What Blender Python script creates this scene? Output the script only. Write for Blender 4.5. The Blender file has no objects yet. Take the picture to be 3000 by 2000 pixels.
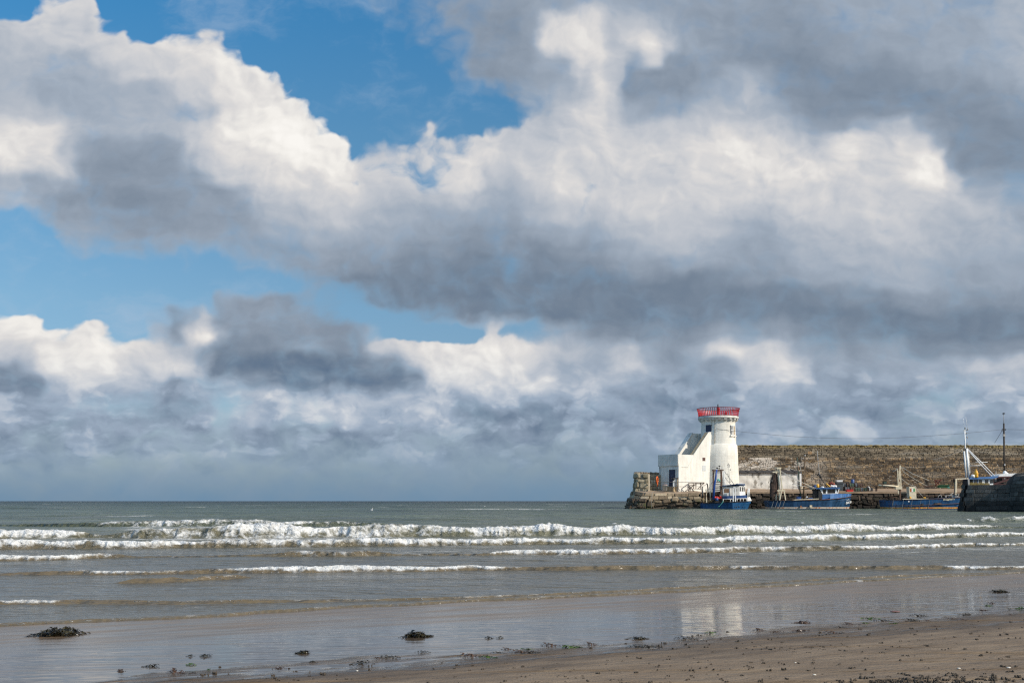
import bpy, bmesh, math, random
import numpy as np
from mathutils import Vector, Matrix, noise as mnoise
random.seed(7); rng = np.random.default_rng(11)
scene = bpy.context.scene
col = scene.collection
F = 2916.667          # focal length in photo pixels (35 mm lens)
EYE = 1.2             # camera height above mean sea level
HZ = 1467.0           # horizon row of the photo
PI = math.pi
R = math.radians
SUN_AZ, SUN_EL = R(59), R(36)    # azimuth to the right of 'behind the camera'
sun_dir = Vector((math.sin(SUN_AZ)*math.cos(SUN_EL), -math.cos(SUN_AZ)*math.cos(SUN_EL), math.sin(SUN_EL)))

def at(px, py, d):
    """world point that stands at distance d in front of the camera"""
    return Vector(((px-1500)/F*d, d, EYE-(py-HZ)/F*d))
def wx(px, d): return (px-1500)/F*d
def wz(py, d): return EYE-(py-HZ)/F*d

# ---------------------------------------------------------------- camera
cam = bpy.data.cameras.new('camera'); cam_o = bpy.data.objects.new('camera', cam); col.objects.link(cam_o)
cam_o.location = (0, 0, EYE); cam_o.rotation_euler = (PI/2, 0, 0)
cam.lens = 35; cam.sensor_width = 36; cam.shift_y = (HZ-1000)/3000
cam.clip_start = 0.1; cam.clip_end = 60000
scene.camera = cam_o
scene.view_settings.view_transform = 'Standard'; scene.view_settings.look = 'None'
scene.view_settings.exposure = 0; scene.view_settings.gamma = 1
scene.cycles.use_denoising = False; scene.cycles.filter_width = 1.25
scene.cycles.sample_clamp_direct = 2.5; scene.cycles.sample_clamp_indirect = 2.0
scene.cycles.max_bounces = 6; scene.cycles.transparent_max_bounces = 8
scene.cycles.caustics_reflective = False; scene.cycles.caustics_refractive = False

# ---------------------------------------------------------------- node helpers
class NG:
    def __init__(s, tree): s.t = tree; s.n = tree.nodes; s.l = tree.links
    def put(s, sock, v):
        if v is None: return
        if isinstance(v, bpy.types.NodeSocket): s.l.new(v, sock)
        else:
            if sock.type == 'RGBA' and hasattr(v, '__len__') and len(v) == 3: v = (*v, 1)
            if sock.type in ('RGBA', 'VECTOR') and not hasattr(v, '__len__'): v = (v,)*(4 if sock.type == 'RGBA' else 3)
            sock.default_value = v
    def m(s, op, a=None, b=None, c=None, clamp=False):
        n = s.n.new('ShaderNodeMath'); n.operation = op; n.use_clamp = clamp
        for i, v in enumerate((a, b, c)):
            s.put(n.inputs[i], v)
        return n.outputs[0]
    def add(s, a, b): return s.m('ADD', a, b)
    def sub(s, a, b): return s.m('SUBTRACT', a, b)
    def mul(s, a, b): return s.m('MULTIPLY', a, b)
    def v(s, op, a=None, b=None, c=None, scale=None):
        n = s.n.new('ShaderNodeVectorMath'); n.operation = op
        for i, x in enumerate((a, b, c)): s.put(n.inputs[i], x)
        if scale is not None: s.put(n.inputs['Scale'], scale)
        return n.outputs['Value'] if op in ('LENGTH', 'DISTANCE', 'DOT_PRODUCT') else n.outputs[0]
    def sep(s, v):
        n = s.n.new('ShaderNodeSeparateXYZ'); s.put(n.inputs[0], v); return n.outputs
    def comb(s, x=0, y=0, z=0):
        n = s.n.new('ShaderNodeCombineXYZ')
        for i, k in enumerate((x, y, z)): s.put(n.inputs[i], k)
        return n.outputs[0]
    def rng(s, v, a, b, c=0., d=1., kind='LINEAR'):
        n = s.n.new('ShaderNodeMapRange'); n.interpolation_type = kind
        for i, k in enumerate((v, a, b, c, d)): s.put(n.inputs[i], k)
        return n.outputs[0]
    def ss(s, v, a, b, c=0., d=1.): return s.rng(v, a, b, c, d, 'SMOOTHSTEP')
    def noise(s, vec, scale=1., detail=4., rough=.5, lac=2., dist=0., kind='FBM', dim='3D', w=None, norm=True):
        n = s.n.new('ShaderNodeTexNoise'); n.noise_dimensions = dim; n.noise_type = kind
        if kind == 'FBM': n.normalize = norm
        s.put(n.inputs['Vector'], vec); n.inputs['Scale'].default_value = scale; n.inputs['Detail'].default_value = detail
        n.inputs['Roughness'].default_value = rough; n.inputs['Lacunarity'].default_value = lac
        n.inputs['Distortion'].default_value = dist
        if w is not None: s.put(n.inputs['W'], w)
        return n.outputs[0]
    def noisec(s, *a, **k):
        o = s.noise(*a, **k); return o.node.outputs[1]
    def voro(s, vec, scale=1., feature='F1', rand=1., out='Distance', smooth=None, detail=0., dims="3D"):
        n = s.n.new("ShaderNodeTexVoronoi"); n.feature = feature; n.voronoi_dimensions = dims
        s.put(n.inputs['Vector'], vec); n.inputs['Scale'].default_value = scale; n.inputs['Randomness'].default_value = rand
        if 'Detail' in n.inputs and detail: n.inputs['Detail'].default_value = detail
        return n.outputs[out]
    def ramp(s, v, stops, interp='LINEAR'):
        n = s.n.new('ShaderNodeValToRGB'); r = n.color_ramp; r.interpolation = interp
        s.put(n.inputs[0], v)
        while len(r.elements) < len(stops): r.elements.new(.5)
        for e, (p, c) in zip(r.elements, stops):
            e.position = p; e.color = (*c, 1) if len(c) == 3 else c
        return n.outputs[0]
    def mix(s, f, a, b, kind='MIX'):
        n = s.n.new('ShaderNodeMix'); n.data_type = 'RGBA'; n.blend_type = kind
        s.put(n.inputs['Factor'], f); s.put(n.inputs['A'], a) if False else None
        i = [k for k in n.inputs if k.type == 'RGBA']
        s.put(n.inputs[0], f); s.put(i[0], a); s.put(i[1], b)
        return [k for k in n.outputs if k.type == 'RGBA'][0]
    def attr(s, name):
        n = s.n.new('ShaderNodeAttribute'); n.attribute_name = name; return n
    def bump(s, h, strength=.5, dist=.1, normal=None):
        n = s.n.new('ShaderNodeBump'); s.put(n.inputs['Height'], h)
        s.put(n.inputs['Strength'], strength); n.inputs['Distance'].default_value = dist
        if normal is not None: s.put(n.inputs['Normal'], normal)
        return n.outputs[0]
def srgb(r, g, b):
    f = lambda c: (c/12.92 if c <= .04045 else ((c+.055)/1.055)**2.4)
    return tuple(f(k/255) for k in (r, g, b))
# ---------------------------------------------------------------- sky: physical sky under procedural cloud decks
# cloud decks: how bright (L) and how closed (C) the cover stands, by azimuth (25 columns) and height (15 rows)
CLOUD_L = [
 [75,78,78,75,75,75,70,66,62,60,60,58,58,57,60,58,60,58,58,60,61,62,64,64,66],
 [72,78,80,79,80,78,78,70,60,58,58,57,56,80,80,77,62,59,57,58,59,60,62,63,66],
 [66,63,69,79,80,84,88,80,60,58,58,56,54,68,84,69,56,55,55,54,56,58,60,63,67],
 [66,64,66,68,70,82,91,88,75,60,58,57,60,68,84,62,63,68,64,55,52,53,52,55,60],
 [79,79,66,63,68,82,87,90,90,64,74,74,74,74,78,78,78,85,82,66,66,68,60,54,55],
 [66,68,57,54,58,80,85,87,87,76,77,84,72,78,79,78,78,83,84,82,78,84,82,60,58],
 [66,63,57,53,55,62,72,73,75,70,66,64,64,74,75,76,78,74,72,78,78,74,74,70,66],
 [66,68,64,59,59,58,58,60,60,60,56,56,56,56,60,66,72,66,62,68,70,70,70,68,66],
 [64,64,64,64,64,66,62,62,55,54,52,50,50,50,52,55,60,60,60,64,66,66,64,62,62],
 [89,91,80,60,52,60,58,58,54,52,48,47,46,46,48,50,50,52,54,58,58,58,56,54,54],
 [86,80,80,71,68,60,49,49,46,74,85,85,82,74,65,67,58,70,64,58,54,52,50,50,52],
 [48,66,79,75,62,66,45,43,43,46,84,85,83,76,66,62,56,62,78,66,60,66,66,70,72],
 [64,62,60,62,56,66,74,68,80,66,63,60,58,58,56,54,52,56,60,60,58,54,56,58,60],
 [54,54,56,57,61,58,58,53,50,56,59,52,54,58,58,56,58,60,63,58,65,58,56,60,62],
 [56,56,56,56,56,56,55,54,53,54,54,53,53,54,54,54,55,56,56,56,56,56,56,57,58]]
CLOUD_C = [
 [3,7,9,2,0,0,0,0,2,4,6,9,10,10,10,10,10,10,10,10,10,10,10,7,10],
 [10,10,10,5,6,6,0,0,0,2,4,8,10,10,10,10,10,10,10,10,10,10,10,10,10],
 [10,10,10,10,10,10,4,0,0,0,2,8,10,10,10,10,10,10,10,10,10,10,10,10,10],
 [10,10,10,10,10,10,10,7,0,0,0,3,6,9,10,10,10,10,10,10,10,10,10,10,10],
 [10,10,10,10,10,10,10,10,6,5,6,6,9,10,10,10,10,10,10,10,10,10,10,10,10],
 [10,10,10,10,10,10,10,10,10,9,7,10,10,10,10,10,10,10,10,10,10,10,10,10,10],
 [5,9,10,10,10,10,10,10,10,10,10,10,10,10,10,10,10,10,10,10,10,10,10,10,10],
 [0,5,9,10,10,10,10,10,10,10,10,10,10,10,10,10,10,10,10,10,10,10,10,10,10],
 [0,0,1,2,2,2,3,7,10,10,10,10,8,10,10,10,10,10,10,10,10,10,10,10,10],
 [6,6,0,1,3,8,10,9,3,3,6,9,10,10,10,10,10,10,10,10,10,10,10,10,10],
 [10,10,8,7,9,10,10,10,10,8,9,8,9,9,10,10,10,10,10,10,10,10,10,10,10],
 [10,10,10,10,10,9,10,10,10,10,10,10,10,10,10,10,10,10,10,10,10,10,10,10,10],
 [10,10,10,9,10,6,9,7,9,10,10,10,10,10,10,10,10,10,10,10,10,10,7,9,10],
 [9,9,9,8,8,8,8,8,9,9,9,9,9,9,9,9,9,9,9,9,9,9,9,9,9],
 [6,6,6,6,6,6,6,6,6,6,6,6,6,6,6,6,6,6,6,6,6,6,6,6,6]]

# cloud bodies as outlines (photo-scale angles): outline, brightness, cover (None keeps what is there), softness
BODIES = [
 ([(285,-60),(285,0),(310,70),(355,75),(395,125),(405,145),(430,143),(482,130),(468,85),(490,72),(600,85),(650,80),(683,105),(690,135),(715,175),(738,192),(770,175),(800,180),(830,240),(850,290),(890,280),(935,315),(955,345),(950,370),(1000,400),(1035,430),(1040,370),(1080,350),(1120,375),(1160,400),(1210,370),(1225,330),(1270,322),(1305,350),(1295,390),(1320,405),(1380,375),(1440,365),(1545,360),(1500,300),(1400,250),(1345,190),(1320,110),(1230,60),(1100,30),(1080,-60)], None, 0, 24),
 ([(-60,-60),(95,-60),(90,30),(45,50),(35,30),(-60,35)], None, 0, 20),
 ([(1080,-60),(1230,60),(1320,110),(1345,190),(1260,150),(1150,80),(1000,-60)], .62, .42, 40),
 ([(1180,-40),(1330,60),(1400,180),(1440,290),(1370,300),(1290,220),(1230,120),(1060,40)], .60, .48, 40),
 ([(1400,230),(1520,290),(1500,340),(1400,300)], .60, .5, 30),
 ([(1130,400),(1200,380),(1230,330),(1260,330),(1300,360),(1280,400),(1200,430)], .76, .62, 30),
 ([(640,140),(690,150),(730,200),(790,210),(830,250),(850,300),(900,330),(1000,410),(1050,470),(1000,540),(900,540),(780,500),(700,420),(640,350),(650,260),(620,200)], .87, 1, 40),
 ([(690,340),(800,310),(880,380),(960,430),(930,480),(800,440),(720,400)], .94, 1, 40),
 ([(170,140),(250,150),(275,190),(400,250),(500,280),(620,300),(620,360),(500,330),(420,380),(350,420),(300,350),(200,280),(120,230),(60,230),(60,190),(140,190)], .66, 1, 40),
 ([(0,370),(80,340),(170,370),(190,450),(200,510),(150,530),(100,480),(-60,480)], .83, 1, 40),
 ([(250,420),(400,400),(490,400),(520,470),(600,520),(700,570),(760,640),(700,700),(560,640),(400,610),(250,620),(150,560),(60,500),(200,530),(250,480)], .57, 1, 50),
 ([(300,520),(450,560),(560,610),(400,600)], .52, 1, 40),
 ([(-60,602),(70,602),(130,645),(168,690),(150,745),(230,765),(300,785),(480,775),(640,790),(730,800),(800,790),(900,830),(940,880),(1000,880),(1000,930),(925,905),(880,860),(800,838),(720,845),(650,860),(600,905),(560,910),(500,900),(450,930),(430,960),(350,1000),(330,960),(300,935),(235,935),(190,965),(150,950),(125,910),(95,893),(60,897),(-60,925)], None, 0, 26),
 ([(190,762),(420,750),(700,775),(760,800),(600,812),(420,790),(250,795)], .66, .30, 30),
 ([(1570,55),(1690,60),(1790,70),(1800,160),(1805,220),(1770,290),(1765,310),(1735,300),(1720,230),(1680,190),(1690,120),(1620,140),(1565,110)], .84, 1, 16),
 ([(1830,90),(1960,85),(1940,130),(1895,185),(1860,150),(1820,100)], .86, 1, 16),
 ([(1795,40),(1825,90),(1850,160),(1890,200),(1970,140),(2100,200),(2000,330),(1850,320),(1810,220)], .56, 1, 20),
 ([(1590,150),(1670,150),(1690,200),(1720,270),(1660,290),(1600,240)], .64, 1, 24),
 ([(1340,60),(1560,60),(1580,180),(1620,240),(1500,260),(1380,220)], .56, 1, 40),
 ([(1370,420),(1450,440),(1420,520),(1350,560),(1340,510)], .85, 1, 36),
 ([(1660,450),(1720,450),(1690,490),(1640,520),(1660,560),(1720,590),(1650,600),(1610,540)], .84, 1, 36),
 ([(2150,220),(2240,200),(2250,330),(2230,340),(2170,290)], .70, 1, 40),
 ([(2050,380),(2180,370),(2300,380),(2350,430),(2400,480),(2500,540),(2480,570),(2400,540),(2250,520),(2100,480)], .86, 1, 40),
 ([(2450,400),(2550,390),(2570,460),(2520,520),(2440,480)], .85, 1, 36),
 ([(2590,480),(2640,520),(2700,420),(2750,440),(2800,520),(2720,540),(2640,525)], .91, 1, 30),
 ([(2580,370),(2680,370),(2690,460),(2620,470)], .80, 1, 36),
 ([(2400,220),(2600,180),(2800,300),(3060,430),(3060,520),(2830,510),(2720,380),(2640,310),(2500,360),(2400,330)], .525, 1, 60),
 ([(1000,800),(1250,760),(1500,800),(2000,800),(2300,850),(2600,880),(3060,900),(3060,1000),(2700,1010),(2300,960),(2000,960),(1700,980),(1400,940),(1200,900),(1050,870)], .485, 1, 70),
 ([(1000,870),(1060,880),(1140,900),(1250,930),(1400,950),(1560,965),(1600,980),(1545,1010),(1500,985),(1430,965),(1400,985),(1250,1000),(1170,1005),(1080,960),(1020,930)], None, 0, 26),
 ([(1500,765),(1525,790),(1505,840),(1465,880),(1485,820)], None, .30, 20),
 ([(1340,725),(1400,735),(1390,760),(1350,755)], None, .55, 24),
 ([(0,925),(30,920),(60,898),(95,895),(125,910),(150,950),(190,965),(235,935),(300,935),(330,965),(350,1000),(345,1080),(300,1110),(220,1110),(120,1090),(60,1015),(-60,1000)], .89, 1, 24),
 ([(-60,1010),(60,1020),(110,1010),(155,1040),(120,1090),(60,1080),(20,1040)], .70, 1, 24),
 ([(-60,1045),(30,1060),(100,1090),(120,1130),(100,1150),(-60,1165)], .49, 1, 26),
 ([(380,985),(440,975),(445,1040),(520,1040),(590,1075),(640,1075),(660,1100),(560,1085),(480,1090),(400,1070)], .82, 1, 26),
 ([(450,1160),(490,1120),(560,1125),(600,1165),(560,1185),(470,1180)], .50, 1, 24),
 ([(600,900),(640,865),(720,845),(800,840),(880,860),(930,910),(1000,935),(1060,965),(1150,1020),(1190,1080),(1230,1140),(1260,1160),(1200,1155),(1080,1140),(950,1140),(820,1130),(720,1110),(650,1085),(600,1030),(585,985),(630,955),(610,930)], .55, 1, 10),
 ([(590,1000),(700,1030),(900,1040),(1080,1070),(1190,1100),(1230,1145),(1080,1140),(820,1130),(650,1085)], .43, 1, 24),
 ([(905,1000),(950,1005),(955,1025),(915,1025)], .7, .35, 20),
 ([(450,930),(520,905),(560,915),(575,965),(520,985),(455,980)], .52, 1, 20),
 ([(560,925),(600,900),(595,945),(645,955),(635,990),(570,1010),(530,985),(530,970),(580,960)], .92, 1, 18),
 ([(690,1130),(730,1125),(790,1160),(815,1200),(790,1230),(730,1215),(690,1170)], .82, 1, 22),
 ([(860,1165),(895,1190),(930,1240),(890,1240)], .78, 1, 20),
 ([(975,1180),(1030,1185),(1060,1240),(1010,1250),(980,1220)], .88, 1, 20),
 ([(570,1180),(615,1185),(625,1230),(590,1235)], .76, 1, 20),
 ([(620,1175),(700,1180),(690,1215),(630,1210)], None, .35, 24),
 ([(230,1180),(270,1180),(260,1200),(235,1198)], None, .4, 20),
 ([(-60,1185),(70,1185),(125,1225),(60,1240),(-60,1235)], .70, 1, 26),
 ([(380,1275),(440,1280),(450,1325),(400,1320)], .70, 1, 24),
 ([(470,1285),(530,1285),(530,1320),(480,1315)], .68, 1, 24),
 ([(630,1275),(675,1275),(700,1330),(650,1320)], .70, 1, 22),
 ([(640,1245),(800,1235),(1000,1260),(1180,1270),(1180,1300),(1000,1310),(760,1290)], .51, 1, 26),
 ([(-60,1275),(160,1260),(240,1300),(120,1310),(-60,1305)], .52, 1, 26),
 ([(1165,1010),(1185,1000),(1250,1005),(1300,1010),(1345,1000),(1365,995),(1420,985),(1425,972),(1480,990),(1510,1005),(1545,1030),(1550,1060),(1600,1090),(1660,1130),(1650,1160),(1550,1150),(1480,1180),(1380,1170),(1320,1140),(1250,1140),(1210,1100),(1180,1050)], .84, 1, 24),
 ([(1225,1000),(1260,1005),(1330,1030),(1390,1040),(1420,980),(1480,1000),(1500,1050),(1420,1090),(1330,1080),(1250,1040)], .91, 1, 24),
 ([(1085,1000),(1100,980),(1155,982),(1162,1015),(1130,1050),(1100,1040)], .87, 1, 18),
 ([(1560,1000),(1620,982),(1680,982),(1760,990),(1700,1010),(1600,1018)], .83, 1, 18),
 ([(1580,1020),(1740,1020),(1850,1060),(1850,1150),(1700,1170),(1620,1100)], .65, 1, 36),
 ([(1770,1040),(1830,1005),(1880,1010),(1900,1060),(1860,1100),(1800,1100)], .75, 1, 26),
 ([(1690,1090),(1740,1110),(1760,1160),(1700,1150)], .72, 1, 24),
 ([(1210,1170),(1300,1200),(1355,1255),(1320,1265),(1230,1230)], .74, 1, 24),
 ([(1060,1150),(1180,1160),(1225,1230),(1150,1220),(1060,1190)], .71, 1, 26),
 ([(1340,1195),(1500,1185),(1700,1200),(1780,1230),(1700,1262),(1480,1255),(1370,1240)], .515, 1, 36),
 ([(1430,1268),(1500,1272),(1530,1298),(1450,1300)], .65, 1, 22),
 ([(1730,1255),(1810,1262),(1830,1300),(1740,1300)], .67, 1, 24),
 ([(1900,1282),(1990,1280),(2000,1330),(1920,1330)], .68, 1, 24),
 ([(2050,1015),(2110,1005),(2175,992),(2195,1020),(2200,1050),(2175,1075),(2140,1060),(2100,1040)], .80, 1, 24),
 ([(2070,1050),(2120,1040),(2180,1080),(2190,1110),(2120,1110)], .55, 1, 24),
 ([(2220,1015),(2280,1010),(2340,1040),(2370,1090),(2360,1140),(2320,1160),(2260,1160),(2200,1120),(2215,1060)], .79, 1, 30),
 ([(2385,1160),(2410,1160),(2405,1205)], .76, 1, 18), ([(2430,1085),(2480,1090),(2490,1120),(2440,1115)], .68, 1, 22), ([(2560,1105),(2620,1125),(2655,1170),(2590,1150)], .70, 1, 24),
 ([(2690,1160),(2760,1152),(2815,1165),(2780,1190),(2700,1182)], None, .25, 24),
 ([(2790,1180),(2830,1178),(2850,1240),(2800,1230)], .70, 1, 22), ([(2205,1240),(2280,1228),(2292,1270),(2210,1276)], .78, 1, 22), ([(2440,1288),(2500,1262),(2512,1302)], .80, 1, 20),
 ([(2710,1240),(2800,1255),(2790,1282)], .70, 1, 22), ([(2955,1220),(3060,1205),(3060,1262)], .72, 1, 24), ([(2530,1025),(2660,1020),(2665,1065),(2560,1070)], .67, 1, 30), ([(2790,1040),(3060,1035),(3060,1110),(2830,1105)], .73, 1, 40),
 ([(2450,1180),(2700,1190),(2780,1230),(2620,1250),(2460,1230)], .53, 1, 36), ([(2250,1290),(2330,1290),(2330,1320),(2260,1320)], .66, 1, 24)]
GX = np.arange(-50, 3051, 50.); GY = np.arange(-30, 1471, 50.)
def sky_layout():
    L0 = np.array(CLOUD_L)/100.; C0 = np.array(CLOUD_C)/10.
    def up(A):
        B = np.array([np.interp(GX, np.arange(25)*125., r) for r in A])
        return np.array([np.interp(GY, np.arange(15)*100., B[:, k]) for k in range(len(GX))]).T
    L, C = up(L0), up(C0)
    # each cell averages a few points so that slanting outlines survive the coarse lattice
    sub = [(-17, -13), (0, -13), (17, -13), (-17, 0), (0, 0), (17, 0), (-17, 13), (0, 13), (17, 13)]
    X, Y = np.meshgrid(GX, GY)
    for poly, l, c, soft in BODIES:
        P = np.array(poly, float); Q = np.roll(P, -1, 0); W = 0
        for dx, dy in sub:
            x, y = X+dx, Y+dy; ins = np.zeros(x.shape, bool); dist = np.full(x.shape, 1e9)
            for (x0, y0), (x1, y1) in zip(P, Q):
                if y0 != y1: ins ^= ((y0 > y) != (y1 > y)) & (x < (x1-x0)*(y-y0)/(y1-y0)+x0)
                ex, ey = x1-x0, y1-y0; t = np.clip(((x-x0)*ex+(y-y0)*ey)/(ex*ex+ey*ey+1e-9), 0, 1)
                dist = np.minimum(dist, np.hypot(x-x0-t*ex, y-y0-t*ey))
            sd = np.where(ins, dist, -dist); W = W+sstep_(sd, -soft*.5, soft*.5)
        W = W/len(sub)
        if l is not None: L = L*(1-W)+l*W
        if c is not None: C = C*(1-W)+c*W
    return L, C
def sstep_(x, a, b):
    t = np.clip((x-a)/(b-a), 0, 1); return t*t*(3-2*t)
def build_world():
    w = bpy.data.worlds.new("World"); scene.world = w; w.use_nodes = True
    w.node_tree.nodes.clear(); g = NG(w.node_tree)
    out = g.n.new('ShaderNodeOutputWorld'); bg = g.n.new('ShaderNodeBackground'); g.l.new(bg.outputs[0], out.inputs[0])
    sky = g.n.new('ShaderNodeTexSky'); sky.sky_type = 'NISHITA'; sky.sun_disc = False
    sky.sun_elevation = SUN_EL; sky.sun_rotation = math.atan2(sun_dir.x, sun_dir.y); sky.air_density = 1.0; sky.dust_density = 0.6; sky.ozone_density = 2.5
    tc = g.n.new('ShaderNodeTexCoord')
    D = g.v('NORMALIZE', tc.outputs['Generated'])
    x, y, z = g.sep(D)
    az = g.m('ARCTAN2', x, y)
    hyp = g.m('SQRT', g.add(g.mul(x, x), g.mul(y, y)))
    v = g.m('DIVIDE', z, g.m('MAXIMUM', y, g.mul(hyp, .6)))
    P = g.comb(az, v, 0)
    # domain warp: billows of several sizes
    w1 = g.v('SUBTRACT', g.noisec(P, 11., 3., .55), (.5, .5, .5))
    w2 = g.v('SUBTRACT', g.noisec(g.v('ADD', P, (3.1, 1.7, 5.)), 30., 3., .5), (.5, .5, .5))
    Pw = g.v('ADD', P, g.v('ADD', g.v('MULTIPLY', w1, (.040, .034, 0)), g.v('MULTIPLY', w2, (.022, .020, 0))))
    xw, yw, _ = g.sep(Pw)
    pos = g.add(xw, .5)                                     # ramp position, 1 rad wide
    row = g.m('MULTIPLY_ADD', yw, -F/50, (HZ+30)/50)
    nr = len(GY); row = g.m('MINIMUM', g.m('MAXIMUM', row, 0.), nr-1.)
    LL, CC = sky_layout(); half = len(GX)//2
    acc = (0, 0, 0); acca = 0.
    right = g.m('GREATER_THAN', xw, 0.)
    amax = math.atan((GX[-1]-1500)/F)
    pos = g.m('DIVIDE', g.m('ABSOLUTE', xw), amax)          # both halves of the view share one ramp: left in R,G and right in B,A
    for r in range(nr):
        st = [(math.atan((GX[half+k]-1500)/F)/amax, (LL[r, half-k], CC[r, half-k], LL[r, half+k], CC[r, half+k])) for k in range(half+1)]
        p = pos if r == 0 else g.m('MULTIPLY_ADD', acca, 1e-9, pos)
        c = g.ramp(p, st, 'EASE')
        wgt = g.ss(g.m('ABSOLUTE', g.sub(row, float(r))), 0., 1., 1., 0.)
        acc = g.v('MULTIPLY_ADD', c, g.comb(wgt, wgt, wgt), acc)
        acca = g.m('MULTIPLY_ADD', c.node.outputs['Alpha'], wgt, acca)
    Ll, Cl, Lr = g.sep(acc)
    L0 = g.add(g.mul(Ll, g.sub(1., right)), g.mul(Lr, right)); C0 = g.add(g.mul(Cl, g.sub(1., right)), g.mul(acca, right))
    # cover: noise-eroded, scalloped edge
    Pb = g.v('MULTIPLY', Pw, (1., 1.2, 1.))
    fb = g.noise(Pb, 18., 8., .54)
    bil = g.noise(g.v('ADD', Pb, (9., 2., 1.)), 46., 6., .52)
    cau = g.voro(Pb, 26., 'F1', 1., 'Distance', detail=2., dims='2D')       # cauliflower lumps
    er = g.add(g.add(g.mul(g.sub(fb, .5), .70), g.mul(g.sub(bil, .5), .34)), g.mul(g.sub(.40, cau), .30))
    dens = g.add(C0, er)
    crisp = g.ss(L0, .60, .76)
    cover = g.ss(dens, g.rng(crisp, 0., 1., .14, .38), g.rng(crisp, 0., 1., .98, .70))
    # brightness: lit from the right and above
    off = (.012, .010, 0)
    def relief(sc, dt, ro, o):
        a = g.noise(g.v('ADD', Pb, o), sc, dt, ro)
        b = g.noise(g.v('ADD', g.v('ADD', Pb, o), tuple(k*12./sc for k in off)), sc, dt, ro)
        return g.sub(a, b)
    r1 = relief(12., 5., .50, (2., 4., 7.)); r2 = relief(34., 6., .58, (5., 1., 3.))
    cau2 = g.voro(g.v('ADD', Pb, (.0055, .0048, 0)), 26., 'F1', 1., 'Distance', detail=2., dims='2D')
    r3 = g.sub(cau2, cau)
    fine = g.sub(g.noise(g.v('ADD', P, g.v('SCALE', g.v('SUBTRACT', Pw, P), scale=1.6)), 9., 8., .52), .5)
    edge = g.ss(dens, .4, 1.25)                              # thin edges stay bright
    amp = g.rng(L0, .50, .84, .50, 1.10)
    L = g.add(L0, g.mul(amp, g.add(g.add(g.mul(r1, .27), g.mul(r2, .11)), g.add(g.mul(fine, .15), g.mul(r3, g.rng(L0, .60, .88, .0, .10))))))
    L = g.add(L, g.mul(g.sub(1., edge), .04))
    # far rows of small clouds, flattened by distance
    Pf = g.v('ADD', g.v('MULTIPLY', P, (1., 1.7, 1.)), g.v('SCALE', w2, scale=.03))
    fa = g.sub(g.noise(Pf, 30., 6., .54), g.noise(g.v('ADD', Pf, (.009, .013, 0)), 30., 6., .54)); fb2 = g.sub(g.noise(g.v('ADD', Pf, (4., 7., 2.)), 13., 6., .55), .5)
    low = g.mul(g.ss(v, .16, .09), g.ss(v, .012, .05))
    pn = g.add(g.noise(Pf, 21., 7., .52), g.mul(g.sub(.42, g.voro(Pf, 40., 'F1', 1., 'Distance', detail=1., dims='2D')), .16))
    puff = g.sub(g.ss(pn, .46, .60), .45)
    L = g.add(L, g.mul(low, g.add(g.add(g.add(g.mul(fa, .24), g.mul(puff, .095)), g.mul(fb2, .14)), g.mul(g.sub(.74, L0), .26))))
    cc = g.ramp(L, [(.30, srgb(58, 80, 108)), (.44, srgb(97, 116, 139)), (.50, srgb(116, 131, 149)), (.57, srgb(137, 150, 166)),
                    (.66, srgb(161, 173, 188)), (.76, srgb(194, 198, 205)), (.85, srgb(220, 218, 217)), (.93, srgb(240, 237, 232)), (1., srgb(250, 247, 242))])
    cc = g.mix(g.mul(low, .6), cc, g.v('MULTIPLY', cc, (.90, .99, 1.08)))
    # clear sky: the physical sky, scaled
    skyc = g.v('MULTIPLY', sky.outputs[0], g.ramp(g.rng(v, .05, .5), [(0., (.70, .73, .84)), (.35, (.80, 1.0, 1.02)), (.7, (.70, 1.16, 1.22)), (1., (.46, 1.20, 1.42))]))
    skyc = g.v('SCALE', skyc, scale=.1)
    # thin wisps veiling the clear gaps
    ws = g.noise(g.v('ADD', g.v('MULTIPLY', Pw, (1., 1.6, 1.)), (7., 3., 0.)), 9., 7., .60)
    skyc = g.mix(g.mul(g.ss(ws, .46, .74), .42), skyc, srgb(176, 194, 214))
    full = g.mix(cover, skyc, cc)
    # haze towards the horizon
    hz = g.ss(v, .0, .075, .92, 0.)
    hz = g.mul(hz, g.rng(fb, .3, .7, 1.12, .8))
    hc = g.ramp(g.rng(v, 0., .07), [(0., srgb(110, 141, 168)), (1., srgb(128, 156, 179))])
    full = g.mix(hz, full, hc)
    full = g.v('SCALE', full, scale=g.ss(y, .25, -.35, 1., 1.8))  # sky behind the camera brightened, added fill for the shaded faces
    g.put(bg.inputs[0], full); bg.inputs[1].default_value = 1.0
    w.cycles.sampling_method = 'MANUAL'; w.cycles.sample_map_resolution = 512
SKY_TINT = (.75, .95, 1.05)
build_world()
sl = bpy.data.lights.new('sun', 'SUN'); sl.energy = 4.8; sl.angle = R(.55); sl.color = (1., .93, .82)
so = bpy.data.objects.new('sun', sl); col.objects.link(so)
so.rotation_euler = sun_dir.to_track_quat('Z', 'Y').to_euler(); so.location = (60, -30, 50)
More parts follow.
